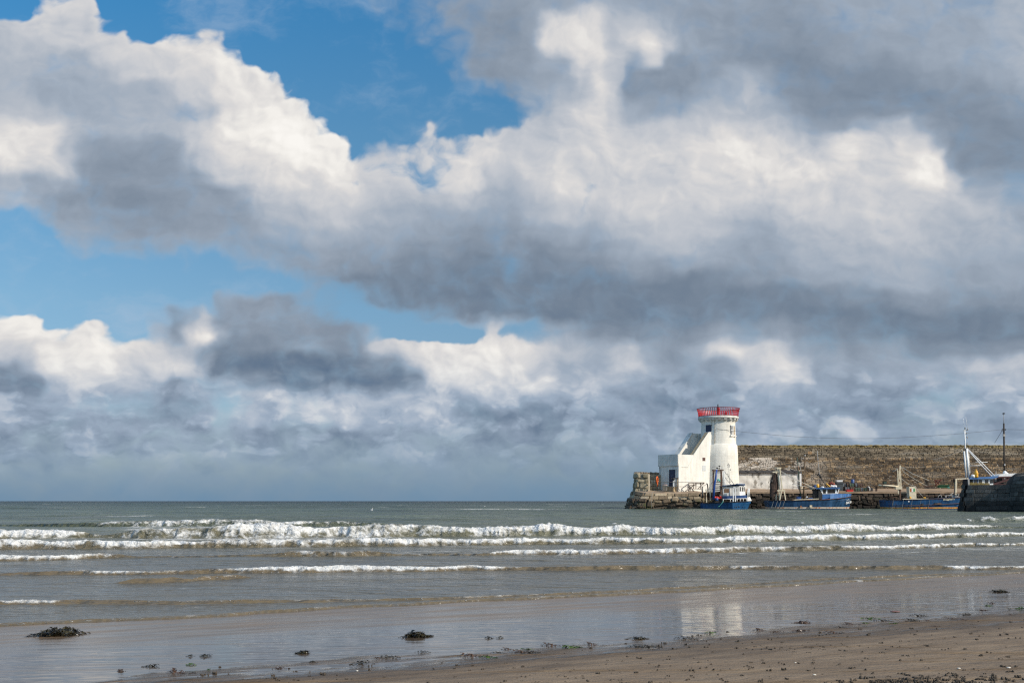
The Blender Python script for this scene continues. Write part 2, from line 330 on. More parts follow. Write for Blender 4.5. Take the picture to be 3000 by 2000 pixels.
# ---------------------------------------------------------------- numpy noise
_perm = rng.permutation(4096).astype(np.int64); _gr = rng.random(4096)*2*PI
_gx, _gy = np.cos(_gr), np.sin(_gr)
def gnoise(x, y, seed=0):
    x = np.asarray(x, float); y = np.asarray(y, float)
    xi = np.floor(x).astype(np.int64); yi = np.floor(y).astype(np.int64); fx = x-xi; fy = y-yi
    u = fx*fx*fx*(fx*(fx*6-15)+10); v = fy*fy*fy*(fy*(fy*6-15)+10)
    def g(ix, iy, dx, dy):
        h = _perm[(_perm[(ix+seed*57) & 4095]+iy) & 4095]; return _gx[h]*dx+_gy[h]*dy
    a = g(xi, yi, fx, fy); b = g(xi+1, yi, fx-1, fy); c = g(xi, yi+1, fx, fy-1); d = g(xi+1, yi+1, fx-1, fy-1)
    return 1.5*((a*(1-u)+b*u)*(1-v)+(c*(1-u)+d*u)*v)
def fbm(x, y, oct=4, gain=.5, seed=0):
    s = 0; a = 1.; f = 1.; t = 0
    for o in range(oct):
        s = s+a*gnoise(x*f+o*17.3, y*f-o*9.1, seed+o); t += a; a *= gain; f *= 2.03
    return s/t
def sstep(x, a, b):
    t = np.clip((x-a)/(b-a), 0, 1); return t*t*(3-2*t)

# ---------------------------------------------------------------- objects
def link(name, me, mat=None, parent=None):
    o = bpy.data.objects.new(name, me); col.objects.link(o)
    if mat is not None: me.materials.append(mat)
    if parent is not None:
        o.parent = parent
        p = parent; off = Vector((0, 0, 0))
        while p is not None and p.type != 'EMPTY': p = p.parent     # parts are modelled in world space, kept relative to the thing's base
        if parent.type == 'EMPTY': o.location = -parent.location
    return o
def empty(name, label, cat, loc=(0, 0, 0), rz=0, group=None, kind=None):
    o = bpy.data.objects.new(name, None); col.objects.link(o); o.location = loc; o.rotation_euler = (0, 0, rz)
    o.empty_display_size = .2
    return tag(o, label, cat, group, kind)
def tag(o, label=None, cat=None, group=None, kind=None):
    if label: o['label'] = label
    if cat: o['category'] = cat
    if group: o['group'] = group
    if kind: o['kind'] = kind
    return o
def grid_mesh(name, X, Y, Z, attrs={}, smooth=True):
    n, m = X.shape
    me = bpy.data.meshes.new(name)
    co = np.stack([X, Y, Z], -1).reshape(-1, 3).astype(np.float32)
    idx = np.arange(n*m).reshape(n, m)
    q = np.stack([idx[:-1, :-1], idx[:-1, 1:], idx[1:, 1:], idx[1:, :-1]], -1).reshape(-1, 4)
    me.vertices.add(len(co)); me.vertices.foreach_set('co', co.ravel())
    me.loops.add(q.size); me.loops.foreach_set('vertex_index', q.ravel().astype(np.int32))
    me.polygons.add(len(q)); me.polygons.foreach_set('loop_start', np.arange(0, q.size, 4, dtype=np.int32))
    me.polygons.foreach_set('loop_total', np.full(len(q), 4, np.int32))
    if smooth: me.polygons.foreach_set('use_smooth', np.ones(len(q), bool))
    me.update(); me.validate()
    for k, v in attrs.items():
        a = me.attributes.new(k, 'FLOAT', 'POINT'); a.data.foreach_set('value', np.asarray(v, np.float32).ravel())
    return me
class MB:
    """collects boxes, tubes and prisms; build() links them as one mesh object"""
    def __init__(s): s.v = []; s.f = []; s.sm = []
    def add(s, vs, fs, smooth=False):
        o = len(s.v); s.v += [tuple(p) for p in vs]
        for f in fs: s.f.append([i+o for i in f]); s.sm.append(smooth)
        return s
    def hexa(s, p):  # 8 points: bottom ring of 4, top ring of 4
        return s.add(p, [(3, 2, 1, 0), (4, 5, 6, 7), (0, 1, 5, 4), (1, 2, 6, 5), (2, 3, 7, 6), (3, 0, 4, 7)])
    def box(s, x0, x1, y0, y1, z0, z1):
        return s.hexa([(x0, y0, z0), (x1, y0, z0), (x1, y1, z0), (x0, y1, z0), (x0, y0, z1), (x1, y0, z1), (x1, y1, z1), (x0, y1, z1)])
    def bar(s, a, b, w, h=None):   # box beam from a to b
        a = Vector(a); b = Vector(b); d = (b-a); h = h or w
        u = d.cross(Vector((0, 0, 1)));
        if u.length < 1e-4: u = Vector((1, 0, 0))
        u.normalize(); v = d.cross(u).normalized(); u = u*w/2; v = v*h/2
        return s.hexa([a-u-v, a+u-v, a+u+v, a-u+v, b-u-v, b+u-v, b+u+v, b-u+v])
    def tube(s, pts, r, n=7, r1=None, cap=True):
        pts = [Vector(p) for p in pts]; m = len(pts); rings = []
        for i, p in enumerate(pts):
            d = (pts[min(i+1, m-1)]-pts[max(i-1, 0)]).normalized()
            u = d.cross(Vector((0, 0, 1)));
            if u.length < 1e-3: u = Vector((1, 0, 0))
            u.normalize(); w = d.cross(u)
            rr = r if r1 is None else r+(r1-r)*i/(m-1)
            rings.append([p+u*math.cos(2*PI*k/n)*rr+w*math.sin(2*PI*k/n)*rr for k in range(n)])
        vs = [q for rg in rings for q in rg]; fs = []
        for i in range(m-1):
            for k in range(n): fs.append((i*n+k, i*n+(k+1) % n, (i+1)*n+(k+1) % n, (i+1)*n+k))
        s.add(vs, fs, True)
        if cap:
            s.add(rings[0], [tuple(range(n))[::-1]]); s.add(rings[-1], [tuple(range(n))])
        return s
    def lathe(s, prof, c=(0, 0, 0), n=40, a0=0, a1=2*PI, smooth=True):
        c = Vector(c); full = abs(a1-a0-2*PI) < 1e-6; m = n if full else n+1
        vs = [c+Vector((r*math.cos(a0+(a1-a0)*k/n), r*math.sin(a0+(a1-a0)*k/n), z)) for r, z in prof for k in range(m)]
        fs = []
        for i in range(len(prof)-1):
            for k in range(n): k2 = (k+1) % m; fs.append((i*m+k, i*m+k2, (i+1)*m+k2, (i+1)*m+k))
        return s.add(vs, fs, smooth)
    def prism(s, poly, off):   # polygon (3d points, planar) swept by a vector
        poly = [Vector(p) for p in poly]; off = Vector(off); n = len(poly)
        return s.add(poly+[p+off for p in poly], [tuple(range(n))[::-1], tuple(range(n, 2*n))]+[(i, (i+1) % n, n+(i+1) % n, n+i) for i in range(n)])
    def blob(s, c, r, n=8, m=6, jit=0., seed=0):
        c = Vector(c); rr = random.Random(seed); vs = []; fs = []
        r = r if hasattr(r, '__len__') else (r, r, r)
        for i in range(m+1):
            for k in range(n):
                a = PI*i/m; b = 2*PI*k/n; j = 1+jit*(rr.random()-.5)
                vs.append(c+Vector((r[0]*math.sin(a)*math.cos(b)*j, r[1]*math.sin(a)*math.sin(b)*j, -r[2]*math.cos(a)*j)))
        for i in range(m):
            for k in range(n): fs.append((i*n+k, i*n+(k+1) % n, (i+1)*n+(k+1) % n, (i+1)*n+k))
        return s.add(vs, fs, True)
    def quad(s, a, b, c, d): return s.add([a, b, c, d], [(0, 1, 2, 3)])
    def build(s, name, mat=None, parent=None, bevel=0, fix=True):
        me = bpy.data.meshes.new(name); me.from_pydata(s.v, [], s.f)
        me.polygons.foreach_set('use_smooth', s.sm)
        if fix:
            bm = bmesh.new(); bm.from_mesh(me); bmesh.ops.remove_doubles(bm, verts=bm.verts, dist=1e-5)
            bmesh.ops.recalc_face_normals(bm, faces=bm.faces); bm.to_mesh(me); bm.free()
        me.update()
        o = link(name, me, mat, parent)
        if bevel:
            b = o.modifiers.new('bevel', 'BEVEL'); b.width = bevel; b.segments = 2; b.limit_method = 'ANGLE'; b.angle_limit = R(40)
        return o
# ---------------------------------------------------------------- materials
def mat(name):
    m = bpy.data.materials.new(name); m.use_nodes = True
    g = NG(m.node_tree); b = g.n['Principled BSDF']; return m, g, b
def simple(name, c, rough=.6, var=.25, scale=3., metal=0., rust=0., spec=.5, rustc=(.16, .06, .02), bump=0.):
    """worn paint: base colour broken by grime, streaks and (optionally) rust"""
    m, g, b = mat(name)
    tc = g.n.new('ShaderNodeTexCoord'); P = tc.outputs['Object']
    n = g.noise(P, scale, 6., .6)
    st = g.noise(g.v('MULTIPLY', P, (1., 1., .22)), scale*2.3, 4., .6)
    k = g.mul(g.rng(n, .3, .7, 1-var, 1+var*.6), g.rng(st, .3, .7, 1-var*.6, 1+var*.4))
    cc = g.v('SCALE', c, scale=k)
    if rust:
        rm = g.ss(g.add(g.mul(n, .55), g.mul(st, .55)), .72-rust*.45, .80-rust*.38)
        cc = g.mix(rm, cc, rustc)
    g.put(b.inputs['Base Color'], cc); b.inputs['Roughness'].default_value = rough; b.inputs['Metallic'].default_value = metal
    b.inputs['Specular IOR Level'].default_value = spec
    if bump: g.put(b.inputs['Normal'], g.bump(n, bump, .05))
    return m
# ---------------------------------------------------------------- beach and sea
PHI = R(27); CP, SP = math.cos(PHI), math.sin(PHI); SLOPE = .031; T0 = 10.75
def beach_z(x, y):
    t = y*CP-x*SP
    s = T0-t
    return np.where(s > 0, SLOPE*s, np.maximum(SLOPE*1.15*s, -6.))
def table(px, pts): a = np.array(pts, float); return np.interp(px, a[:, 0], a[:, 1])
# breakers: base line of the face (photo rows measured at sea level, turned into distances), face height, foam
WAVES = [
 dict(base=[(-900, 1590), (0, 1577), (300, 1575), (700, 1577), (1000, 1573), (1350, 1571), (2000, 1567), (2500, 1557), (2927, 1546), (3900, 1530)],
      h=[(-900, 28), (0, 29), (200, 24), (300, 9), (360, 14), (430, 30), (700, 38), (1000, 37), (1400, 30), (2000, 25), (2500, 20), (2880, 12), (2960, 4), (3900, 4)],
      foam=[(-900, 1), (200, 1), (290, .55), (330, .45), (430, .55), (600, .6), (720, 1), (930, 1), (980, .5), (1130, .62), (1300, .72), (1360, 1), (2880, 1), (2960, .3), (3900, .3)], back=5., steep=.9),
 dict(base=[(-900, 1540), (0, 1538), (250, 1541), (600, 1541), (1100, 1538), (1500, 1536), (3900, 1520)],
      h=[(-900, 3), (0, 4), (250, 12), (480, 22), (700, 20), (1000, 14), (1250, 4), (3900, 3)],
      foam=[(-900, 0), (180, .1), (320, .6), (480, .78), (900, .75), (1080, .5), (1250, 0), (3900, 0)], back=6., steep=1.),
 dict(base=[(-900, 1530), (2700, 1530), (2830, 1529), (3000, 1527), (3900, 1515)], h=[(-900, 2), (2780, 3), (2850, 13), (3000, 17), (3900, 17)],
      foam=[(-900, 0), (2790, 0), (2840, .9), (3000, 1), (3900, 1)], back=4., steep=1.),
 dict(base=[(-900, 1622), (0, 1609), (500, 1605), (1000, 1601), (1500, 1595), (2000, 1591), (2500, 1581), (3000, 1569), (3900, 1545)],
      h=[(-900, 28), (0, 28), (500, 24), (1000, 21), (2000, 16), (3000, 12), (3900, 9)],
      foam=[(-900, 1), (500, 1), (560, .85), (700, 1), (900, .92), (1100, 1), (2500, 1), (3900, 1)], back=4., steep=.9),
 dict(base=[(-900, 1655), (0, 1643), (370, 1633), (820, 1629), (1000, 1630), (1400, 1626), (2000, 1621), (2500, 1610), (3000, 1597), (3900, 1570)],
      h=[(-900, 20), (0, 20), (300, 14), (390, 5), (780, 6), (880, 16), (1080, 13), (1160, 6), (1380, 7), (1480, 14), (2000, 15), (2500, 11), (3000, 10), (3900, 8)],
      foam=[(-900, 1), (250, .95), (370, .5), (420, .25), (780, .3), (850, .85), (1080, .8), (1170, .35), (1400, .45), (1460, .85), (1900, .95), (2200, .8), (2400, .65), (2600, .85), (3900, .9)], back=4., steep=.9),
 dict(base=[(-900, 1690), (0, 1685), (450, 1681), (1000, 1676), (1500, 1670), (2000, 1668), (2500, 1666), (3000, 1664), (3900, 1650)],
      h=[(-900, 9), (0, 10), (300, 15), (550, 13), (640, 15), (1000, 18), (1450, 15), (1540, 11), (2000, 12), (2500, 11), (3000, 11), (3900, 10)],
      foam=[(-900, .1), (0, .2), (150, .3), (240, .72), (540, .62), (590, .4), (640, .75), (1000, .85), (1480, .78), (1560, .33), (2000, .5), (2250, .6), (2600, .45), (2760, .6), (2790, .9), (3900, .9)], back=3.5, steep=1.),
 dict(base=[(-900, 1710), (300, 1709), (440, 1708), (520, 1704), (720, 1694), (3900, 1690)], h=[(-900, 0), (330, 0), (400, 14), (500, 15), (560, 6), (600, 12), (700, 10), (760, 0), (3900, 0)],
      foam=[(-900, 0), (340, .2), (420, .42), (520, .3), (600, .65), (700, .6), (760, 0), (3900, 0)], back=3., steep=1.2),
 dict(base=[(-900, 1772), (0, 1768), (500, 1765), (1000, 1757), (1400, 1752), (1700, 1739), (2000, 1723), (2500, 1692), (3000, 1675), (3900, 1655)],
      h=[(-900, 10), (0, 11), (170, 11), (1000, 10), (1700, 9), (2500, 6), (3000, 4), (3900, 4)],
      foam=[(-900, .6), (0, .75), (150, .8), (190, .42), (330, .45), (600, .5), (1000, .45), (1500, .5), (2430, .45), (2490, .75), (2560, .4), (3900, .4)], back=3., steep=1.1),
]
EDGE = [(-900, 1880), (0, 1836), (400, 1817), (1000, 1782), (1400, 1761), (1700, 1747), (2000, 1732), (2500, 1704), (3000, 1677), (3900, 1640)]
def build_sea():
    d = list(np.arange(6.4, 19, .05))+list(np.arange(19, 50, .075))
    while d[-1] < 420: d.append(d[-1]*1.013)
    while d[-1] < 26000: d.append(d[-1]*1.09)
    d = np.array(d); nu = 1450
    u = np.linspace(-.78, .78, nu)
    D, U = np.meshgrid(d, u, indexing='ij')
    X = U*(D+5.5); Y = D+0.
    PX = 1500+F*X/Y
    # slow wander of every line, in metres along the shore
    z = np.zeros_like(X); foam = np.zeros_like(X); face = np.zeros_like(X)
    near = D < 75
    for k, w in enumerate(WAVES):
        b = table(PX, w['base']); dk = EYE*F/(b-HZ)
        H = table(PX, w['h'])*dk/F*.94
        s = X/np.maximum(.25, dk*.02)
        dk = dk+fbm(X*.55, X*0+k*7.7, 4, .6, k)*np.clip(dk*.022, .05, .6)+fbm(X*3.1, X*0+k*3.3, 3, .6, k+40)*np.clip(dk*.006, .01, .2)
        fw = np.clip(table(PX, w['foam']), 0, 1)
        H = H*np.clip(1+.55*fbm(X*.42, X*0+k*4.1, 3, .6, k+19)+.20*fbm(X*2.2, X*0+k*5.1, 4, .65, k+9), .25, 1.7)
        fw = np.clip(fw+.24*fbm(X*.28, X*0+k*2.9, 3, .6, k+60)*(fw > .2)*(fw < 1.1)+.02, 0, 1)
        q = D-dk; wf = np.maximum(H*w['steep']*1.6, .05); wb = H*w['back']+.15
        prof = np.where(q < wf, sstep(q, 0, wf), np.exp(-((q-wf)/wb)**1.2*(q > wf)))
        prof = np.where(q < 0, 0, prof)
        zz = H*prof
        z = np.maximum(z, zz)+.25*np.minimum(z, zz)
        m = sstep(q, -.35*H-.03, .12*H)*(1-sstep(q, wf*1.15, wf*1.6+H*.5+.05))
        tail = sstep(q, 0, .1)*np.exp(-np.maximum(q-wf, 0)/(H*7+.35))*.64
        run = np.exp(-np.maximum(-q, 0)/(H*2.2+.05))*(q < 0)*.45
        crestm = m*(.55+.43*sstep(prof, .2, .8))          # the foot of the face shows water through the foam
        foam = np.maximum(foam, fw*np.maximum(crestm, np.maximum(tail, run*(fw > .5))))
        face = np.maximum(face, m*(H > .02))
    # slush and webs of foam between the two outer breakers
    web = sstep(D, 29, 31)*(1-sstep(D, 45, 56))*sstep(PX, 150, 420)*(1-sstep(PX, 1150, 1500))
    foam = np.maximum(foam, web*(.66+.16*fbm(X*.3, D*.2, 3, .5, 71)))
    slush = sstep(D, 19, 22)*(1-sstep(D, 34, 40))
    foam = np.maximum(foam, slush*(.48+.26*fbm(X*.25, D*.5, 3, .5, 72)))
    foam = np.maximum(foam, (1-sstep(D, 17, 20))*(.17+.1*fbm(X*.6, D*1.2, 3, .5, 73)))
    foam = np.maximum(foam, sstep(D, 36, 40)*(1-sstep(D, 75, 110))*(.22+.25*fbm(X*.11, D*.3, 3, .5, 74))*sstep(PX, 1300, 2400))
    # turbulent lumps on broken water
    lump = fbm(X*8.5, D*9., 3, .6, 91)*.6+np.abs(fbm(X*4.2, D*5., 3, .6, 92))*.8
    z = z+np.clip(foam-.45, 0, 1)*np.clip(z, 0, .5)*lump*.42
    z = z+np.clip(foam-.6, 0, 1)*.03*lump
    # chop and open-water swell
    chop = fbm(X*.8+D*.12, D*2.2, 4, .55, 51)
    z = z+chop*np.where(D < 20, .006+.010*sstep(D, 11, 19), .022)*(1-.6*np.clip(foam, 0, 1))
    far = sstep(D, 36, 60)
    sw = np.zeros_like(z)
    fade = np.clip(1.6-D/420., 0, 1)
    for lam, amp, ang, sd in ((17, .105, .10, 1), (9.5, .075, -.16, 2), (5.6, .05, .25, 3), (3.1, .024, -.05, 4)):
        ph = 2*PI/lam*(D*math.cos(ang)+X*math.sin(ang))+2.8*fbm(X*.035, D*.06, 2, .5, 60+sd)*2
        sw = sw+amp*(.45+.9*np.abs(fbm(X/lam*.22, D/lam*.45, 2, .5, 30+sd)))*(1-np.abs(np.sin(ph*.5)))*1.9*(fade if lam < 15 else np.clip(1.6-D/900., .25, 1))
    z = z+far*(sw-.12)
    # whitecaps offshore
    wc = gnoise(X*.05, D*.055, 81); crest = np.clip(sw/.16, 0, 1.5)
    foam = np.maximum(foam, far*sstep(wc, .42, .62)*sstep(crest, .7, 1.2)*.8)
    for px, py, wpx in ((235, 1507, 34), (1083, 1475, 9), (1765, 1478, 12), (1800, 1531, 24), (2215, 1499, 12), (2350, 1534, 20), (2450, 1531, 30), (1420, 1483, 8), (640, 1486, 9), (60, 1484, 9)):
        d0 = EYE*F/(py-HZ)
        if d0 > 900: d0 = 560+20*(wpx % 7)
        e = ((PX-px)/(wpx*.55))**2+((D-d0)/(d0*.035))**2
        foam = np.maximum(foam, .95*np.exp(-e*1.2)); z = z+.10*np.exp(-e)*(d0/120)**.5
    # the swash edge: water thins out on the sand
    b = table(PX, EDGE); de = EYE*F/(b-HZ)
    de = de+fbm(X*.45, X*0, 4, .6, 77)*.45+fbm(X*2.3, X*0+5, 3, .6, 78)*.07
    q = D-de
    bz = beach_z(X, Y)
    thick = np.where(q < 0, -.05, .004+.022*sstep(q, 0, .10)*np.exp(-np.maximum(q-.10, 0)/.22)+.012*sstep(q, .0, 2.5))
    lip = sstep(q, -.02, .03)*(1-sstep(q, .14, .30))
    surf = bz+thick
    kk = sstep(q, .2, 2.6)
    zfin = np.where(q < .2, surf, surf*(1-kk)+np.maximum(z, bz+.012)*kk)
    zfin = np.where(q >= .2, np.maximum(zfin, bz+.008), zfin)
    # the waves of the swash zone ride on the film
    zfin = zfin+np.where((q > .25) & (kk < 1), (1-kk)*z*.8, 0)
    foam = np.maximum(foam, lip*(.44+.3*fbm(X*1.3, X*0+2, 3, .6, 79)))
    foam = np.where(q < -.02, 0, foam)
    sandy = 1-sstep(D, 15, 48)
    sandy = np.maximum(sandy, 0)
    me = grid_mesh('water', X, Y, zfin, dict(foam=foam, sandy=sandy, face=np.maximum(face, lip*.8)))
    m, g, b = mat('sea_water')
    geo = g.n.new('ShaderNodeNewGeometry'); P = geo.outputs['Position']
    px_, py_, pz_ = g.sep(P)
    fo = g.attr('foam').outputs['Fac']; sa = g.attr('sandy').outputs['Fac']; fa = g.attr('face').outputs['Fac']
    deep = g.ramp(g.rng(g.m('LOGARITHM', py_, 10.), 1.5, 3.2), [(0., (.112, .122, .080)), (.35, (.070, .094, .068)), (.7, (.030, .052, .044)), (1., (.010, .022, .025))])
    patch = g.noise(g.v('MULTIPLY', P, (.02, .045, 1.)), 1., 4., .55)
    deep = g.v('SCALE', deep, scale=g.rng(patch, .3, .7, .55, 1.4))
    shal = g.mix(fa, (.100, .092, .074), (.130, .100, .060))
    bc = g.mix(sa, deep, shal)
    n1 = g.noise(g.v('MULTIPLY', P, (1., 1.6, 1.)), 2.2, 8., .66)
    n2 = g.noise(g.v('MULTIPLY', P, (.35, 1.1, 1.)), 1.0, 6., .62)
    n3 = g.noise(P, 9., 6., .68)
    vor = g.voro(g.v('ADD', P, g.v('SCALE', g.noisec(P, 1.5, 3.), scale=.7)), 1.6, 'DISTANCE_TO_EDGE')
    webn = g.sub(n1, g.mul(g.ss(vor, 0., .32), .10))
    nn = g.add(g.mul(webn, .62), g.mul(n2, .42))
    fm = g.ss(g.add(g.add(nn, g.mul(g.sub(n3, .5), .22)), g.mul(fo, .55)), .79, .99)
    fm = g.mul(fm, g.ss(fo, .06, .22))
    # flecks of foam drifting on the shallows
    fl = g.noise(g.v('MULTIPLY', P, (1.5, 5.5, 1.)), 1., 5., .62)
    fm = g.m('MAXIMUM', fm, g.mul(g.mul(g.ss(fl, .635, .70), g.ss(fo, .04, .16)), .55))
    # sparkling bubbles on thin wash
    bub = g.ss(g.noise(P, 30., 2., .5), .60, .70)
    fm = g.m('MAXIMUM', fm, g.mul(g.mul(bub, g.ss(fo, .30, .5)), .55))
    foamc = g.ramp(g.noise(P, 9., 6., .6), [(.3, (.44, .43, .40)), (.5, (.66, .655, .63)), (.72, (.82, .815, .795))])
    thinw = g.ss(fo, .25, .75)
    foamc = g.v('SCALE', foamc, scale=g.rng(thinw, 0., 1., .70, 1.))
    g.put(b.inputs['Base Color'], g.mix(fm, bc, foamc))
    dist = g.m('LOGARITHM', py_, 10.)
    g.put(b.inputs['Roughness'], g.mix(fm, g.ramp(g.rng(dist, .8, 2.6), [(0., (.14,)*3), (.35, (.24,)*3), (1., (.32,)*3)]), (.75, .75, .75)))
    b.inputs['IOR'].default_value = 1.33
    g.put(b.inputs['Specular IOR Level'], g.rng(dist, 1.1, 1.75, .5, .42))
    # ripples: small near the shore, broad offshore
    rp = g.noise(g.v('MULTIPLY', P, (1.0, 2.6, 1.)), 2.6, 3., .5)
    rp2 = g.noise(g.v('MULTIPLY', P, (.50, 1.5, 1.)), .8, 4., .52)
    rp3 = g.noise(g.v('MULTIPLY', P, (.10, .24, 1.)), 1., 5., .6)
    h = g.add(g.add(g.mul(rp, g.rng(dist, .9, 1.4, .045, .20)), g.mul(rp2, g.rng(dist, 1.0, 1.6, .06, 1.1))), g.mul(rp3, g.rng(dist, 1.5, 3., .3, 8.0)))
    h = g.add(h, g.mul(g.noise(P, 14., 5., .65), g.mul(fm, .07)))
    g.put(b.inputs['Normal'], g.bump(h, 1., 1.))
    o = link('water', me, m); tag(o, kind='structure')
    return o
def build_sand():
    y = np.concatenate([np.arange(-25, 4, .5), np.arange(4, 20, .05), np.arange(20, 80, .8), np.array([100, 200, 1000, 26000.])])
    x = np.concatenate([-np.arange(18, 6, -.6)*1., np.arange(-6, 11, .05), np.arange(11, 26, .6)])
    x = np.concatenate([[-21000., -600., -80., -40.], x, [60., 120., 900., 21000.]])
    Y, X = np.meshgrid(y, x, indexing='ij')
    Z = beach_z(X, Y)
    t = Y*CP-X*SP
    land = 1-sstep(t, 5.6, 7.2)
    Z = Z+land*(.010*fbm(X*1.1, Y*2.6, 4, .55, 5)+.006*fbm(X*4., Y*11., 3, .5, 6))+.004*fbm(X*.5, Y*.9, 3, .5, 8)
    me = grid_mesh('sand', X, Y, Z)
    m, g, b = mat('sand')
    geo = g.n.new('ShaderNodeNewGeometry'); P = geo.outputs['Position']
    x_, y_, z_ = g.sep(P)
    s_ = g.add(g.mul(x_, CP), g.mul(y_, SP)); t_ = g.sub(g.mul(y_, CP), g.mul(x_, SP))
    Q = g.comb(g.mul(s_, .55), g.mul(t_, 1.9), 0.)
    wn = g.noise(Q, 1., 6., .6)
    wn2 = g.noise(g.comb(g.mul(s_, 2.2), g.mul(t_, 9.), 3.), 1., 5., .62)
    tw = g.add(t_, g.add(g.mul(g.sub(wn, .5), 2.6), g.mul(g.sub(wn2, .5), 1.2)))
    wet = g.ss(tw, 4.95, 6.1)          # darkens
    film = g.ss(tw, 5.75, 6.35)         # standing water film
    # sand colour
    c1 = g.noise(g.comb(g.mul(s_, 1.2), g.mul(t_, 5.), 0.), 1., 6., .6)
    c2 = g.noise(P, 60., 3., .7)
    dry = g.ramp(g.add(g.mul(c1, .75), g.mul(c2, .25)), [(.3, (.118, .084, .056)), (.5, (.172, .126, .085)), (.7, (.245, .183, .124))])
    swash = g.noise(g.comb(g.mul(s_, .8), g.mul(t_, 4.), 7.), 1., 5., .6)
    drain = g.mul(g.ss(g.add(t_, g.mul(g.sub(wn, .5), 1.6)), 7.9, 9.0), g.rng(swash, .38, .60, .45, 1.))         # sand drained just behind the backwash
    streak = g.noise(g.comb(g.mul(x_, .45), g.mul(y_, 5.2), 1.), 1., 5., .58)
    drain = g.m('MAXIMUM', drain, g.mul(g.ss(streak, .52, .66), .62))
    wetc = g.mix(drain, g.ramp(c1, [(.3, (.062, .045, .032)), (.7, (.105, .078, .056))]), g.ramp(c1, [(.3, (.115, .077, .047)), (.7, (.200, .138, .088))]))
    g.put(b.inputs['Base Color'], g.mix(wet, dry, wetc))
    rgh = g.add(g.rng(film, 0., 1., .55, .035), g.mul(drain, .26))
    g.put(b.inputs['Roughness'], rgh)
    g.put(b.inputs['Specular IOR Level'], g.m('SUBTRACT', g.rng(film, 0., 1., .25, .78), g.mul(drain, .56)))
    b.inputs['IOR'].default_value = 1.36
    rip = g.noise(g.comb(g.mul(x_, 1.1), g.mul(y_, 9.), 0.), 1., 3., .5)
    rip2 = g.noise(g.comb(g.mul(x_, 2.5), g.mul(y_, 24.), 2.), 1., 2., .5)
    grain = g.noise(P, 70., 2., .6)
    wrip = g.mul(rip2, .0017); wrip = g.add(wrip, g.mul(rip, .0042))
    hd = g.add(g.add(g.mul(rip, .042), g.mul(g.noise(g.comb(g.mul(s_, 5.), g.mul(t_, 22.), 0.), 1., 4., .6), .016)), g.mul(grain, .005))
    h = g.mix(film, hd, wrip)
    g.put(b.inputs['Normal'], g.bump(h, 1., 1.))
    o = link('sand', me, m); tag(o, kind='structure')
build_sea(); build_sand()
# ---------------------------------------------------------------- masonry
def stone_face(mb, tones, bot, top, courses, slen, depth, jit=.12, gap=.04, rnd=.0, seed=0, n8=True, tone=(0, 1), hvar=.3, wav=0., front=None):
    """lays stones in courses over the face between two polylines"""
    rr = random.Random(seed)
    bot = [Vector(p) for p in bot]; top = [Vector(p) for p in top]
    L = [0.]
    for i in range(len(bot)-1): L.append(L[-1]+((bot[i+1]-bot[i]).length+(top[i+1]-top[i]).length)/2)
    def P(s, v):
        s = min(max(s, 0.), L[-1]-1e-6); i = 0
        while L[i+1] < s: i += 1
        t = (s-L[i])/(L[i+1]-L[i])
        a = bot[i].lerp(bot[i+1], t); b = top[i].lerp(top[i+1], t)
        if wav and 0 < v < 1: v = min(max(v+wav*min(1., 4*v*(1-v)+.2)*(mnoise.noise(Vector((s/slen*.45, v*3.1, seed)))+.6*mnoise.noise(Vector((s/slen*1.1, v*7.3, seed+5)))), .01), .99)
        return a.lerp(b, v)
    hs = [1+rr.uniform(-hvar, hvar) for _ in range(courses)]; tot = sum(hs); v0 = 0
    for h in hs:
        v1 = v0+h/tot; s = -rr.random()*slen*.5
        while s < L[-1]:
            l = slen*rr.choice((.45, .6, .8, .95, 1.1, 1.35, 1.8))*rr.uniform(.85, 1.15); e = s+l
            a = max(s, 0); b = min(e, L[-1]); s = e
            if b-a < slen*.15: continue
            H = (P(a, v1)-P(a, v0)).length
            c = P((a+b)/2, (v0+v1)/2); du = (P(b, (v0+v1)/2)-P(a, (v0+v1)/2)); dv = (P((a+b)/2, v1)-P((a+b)/2, v0))
            nn = du.cross(dv).normalized()
            hu = .5-gap/max(b-a, .05)/2; hv = .5-gap/max(H, .05)/2
            k = 8; vs = []
            dep = depth*rr.uniform(.35, 1.3)
            cut = .93-rnd*.45
            base = [(-1, -cut), (-cut, -1), (cut, -1), (1, -cut), (1, cut), (cut, 1), (-cut, 1), (-1, cut)]
            base = [(x*(1.02+jit*(rr.random()-.72)), y*(1.02+jit*(rr.random()-.72))) for x, y in base]
            for sc, dd in ((1., -.15), (.98, .55), (front or (.80-.2*rnd), 1.)):
                for x, y in base:
                    vs.append(c+du*(x*hu*sc)+dv*(y*hv*sc)+nn*(dep*dd*(1+(.25*(rr.random()-.5) if sc < .9 else 0))))
            o = len(mb.v)
            fs = [(i, (i+1) % 8, 8+(i+1) % 8, 8+i) for i in range(8)]+[(8+i, 8+(i+1) % 8, 16+(i+1) % 8, 16+i) for i in range(8)]+[tuple(range(16, 24))]
            mb.add(vs, fs, rnd > .5)
            tv = rr.uniform(*tone); tones += [tv]*24
        v0 = v1
def build_tone(mb, tones, name, m, parent):
    tones = list(tones)+[0.]*(len(mb.v)-len(tones))
    me = bpy.data.meshes.new(name); me.from_pydata(mb.v, [], mb.f); me.polygons.foreach_set('use_smooth', mb.sm)
    a = me.attributes.new('tone', 'FLOAT', 'POINT'); a.data.foreach_set('value', np.array(tones, np.float32)); me.update()
    return link(name, me, m, parent)
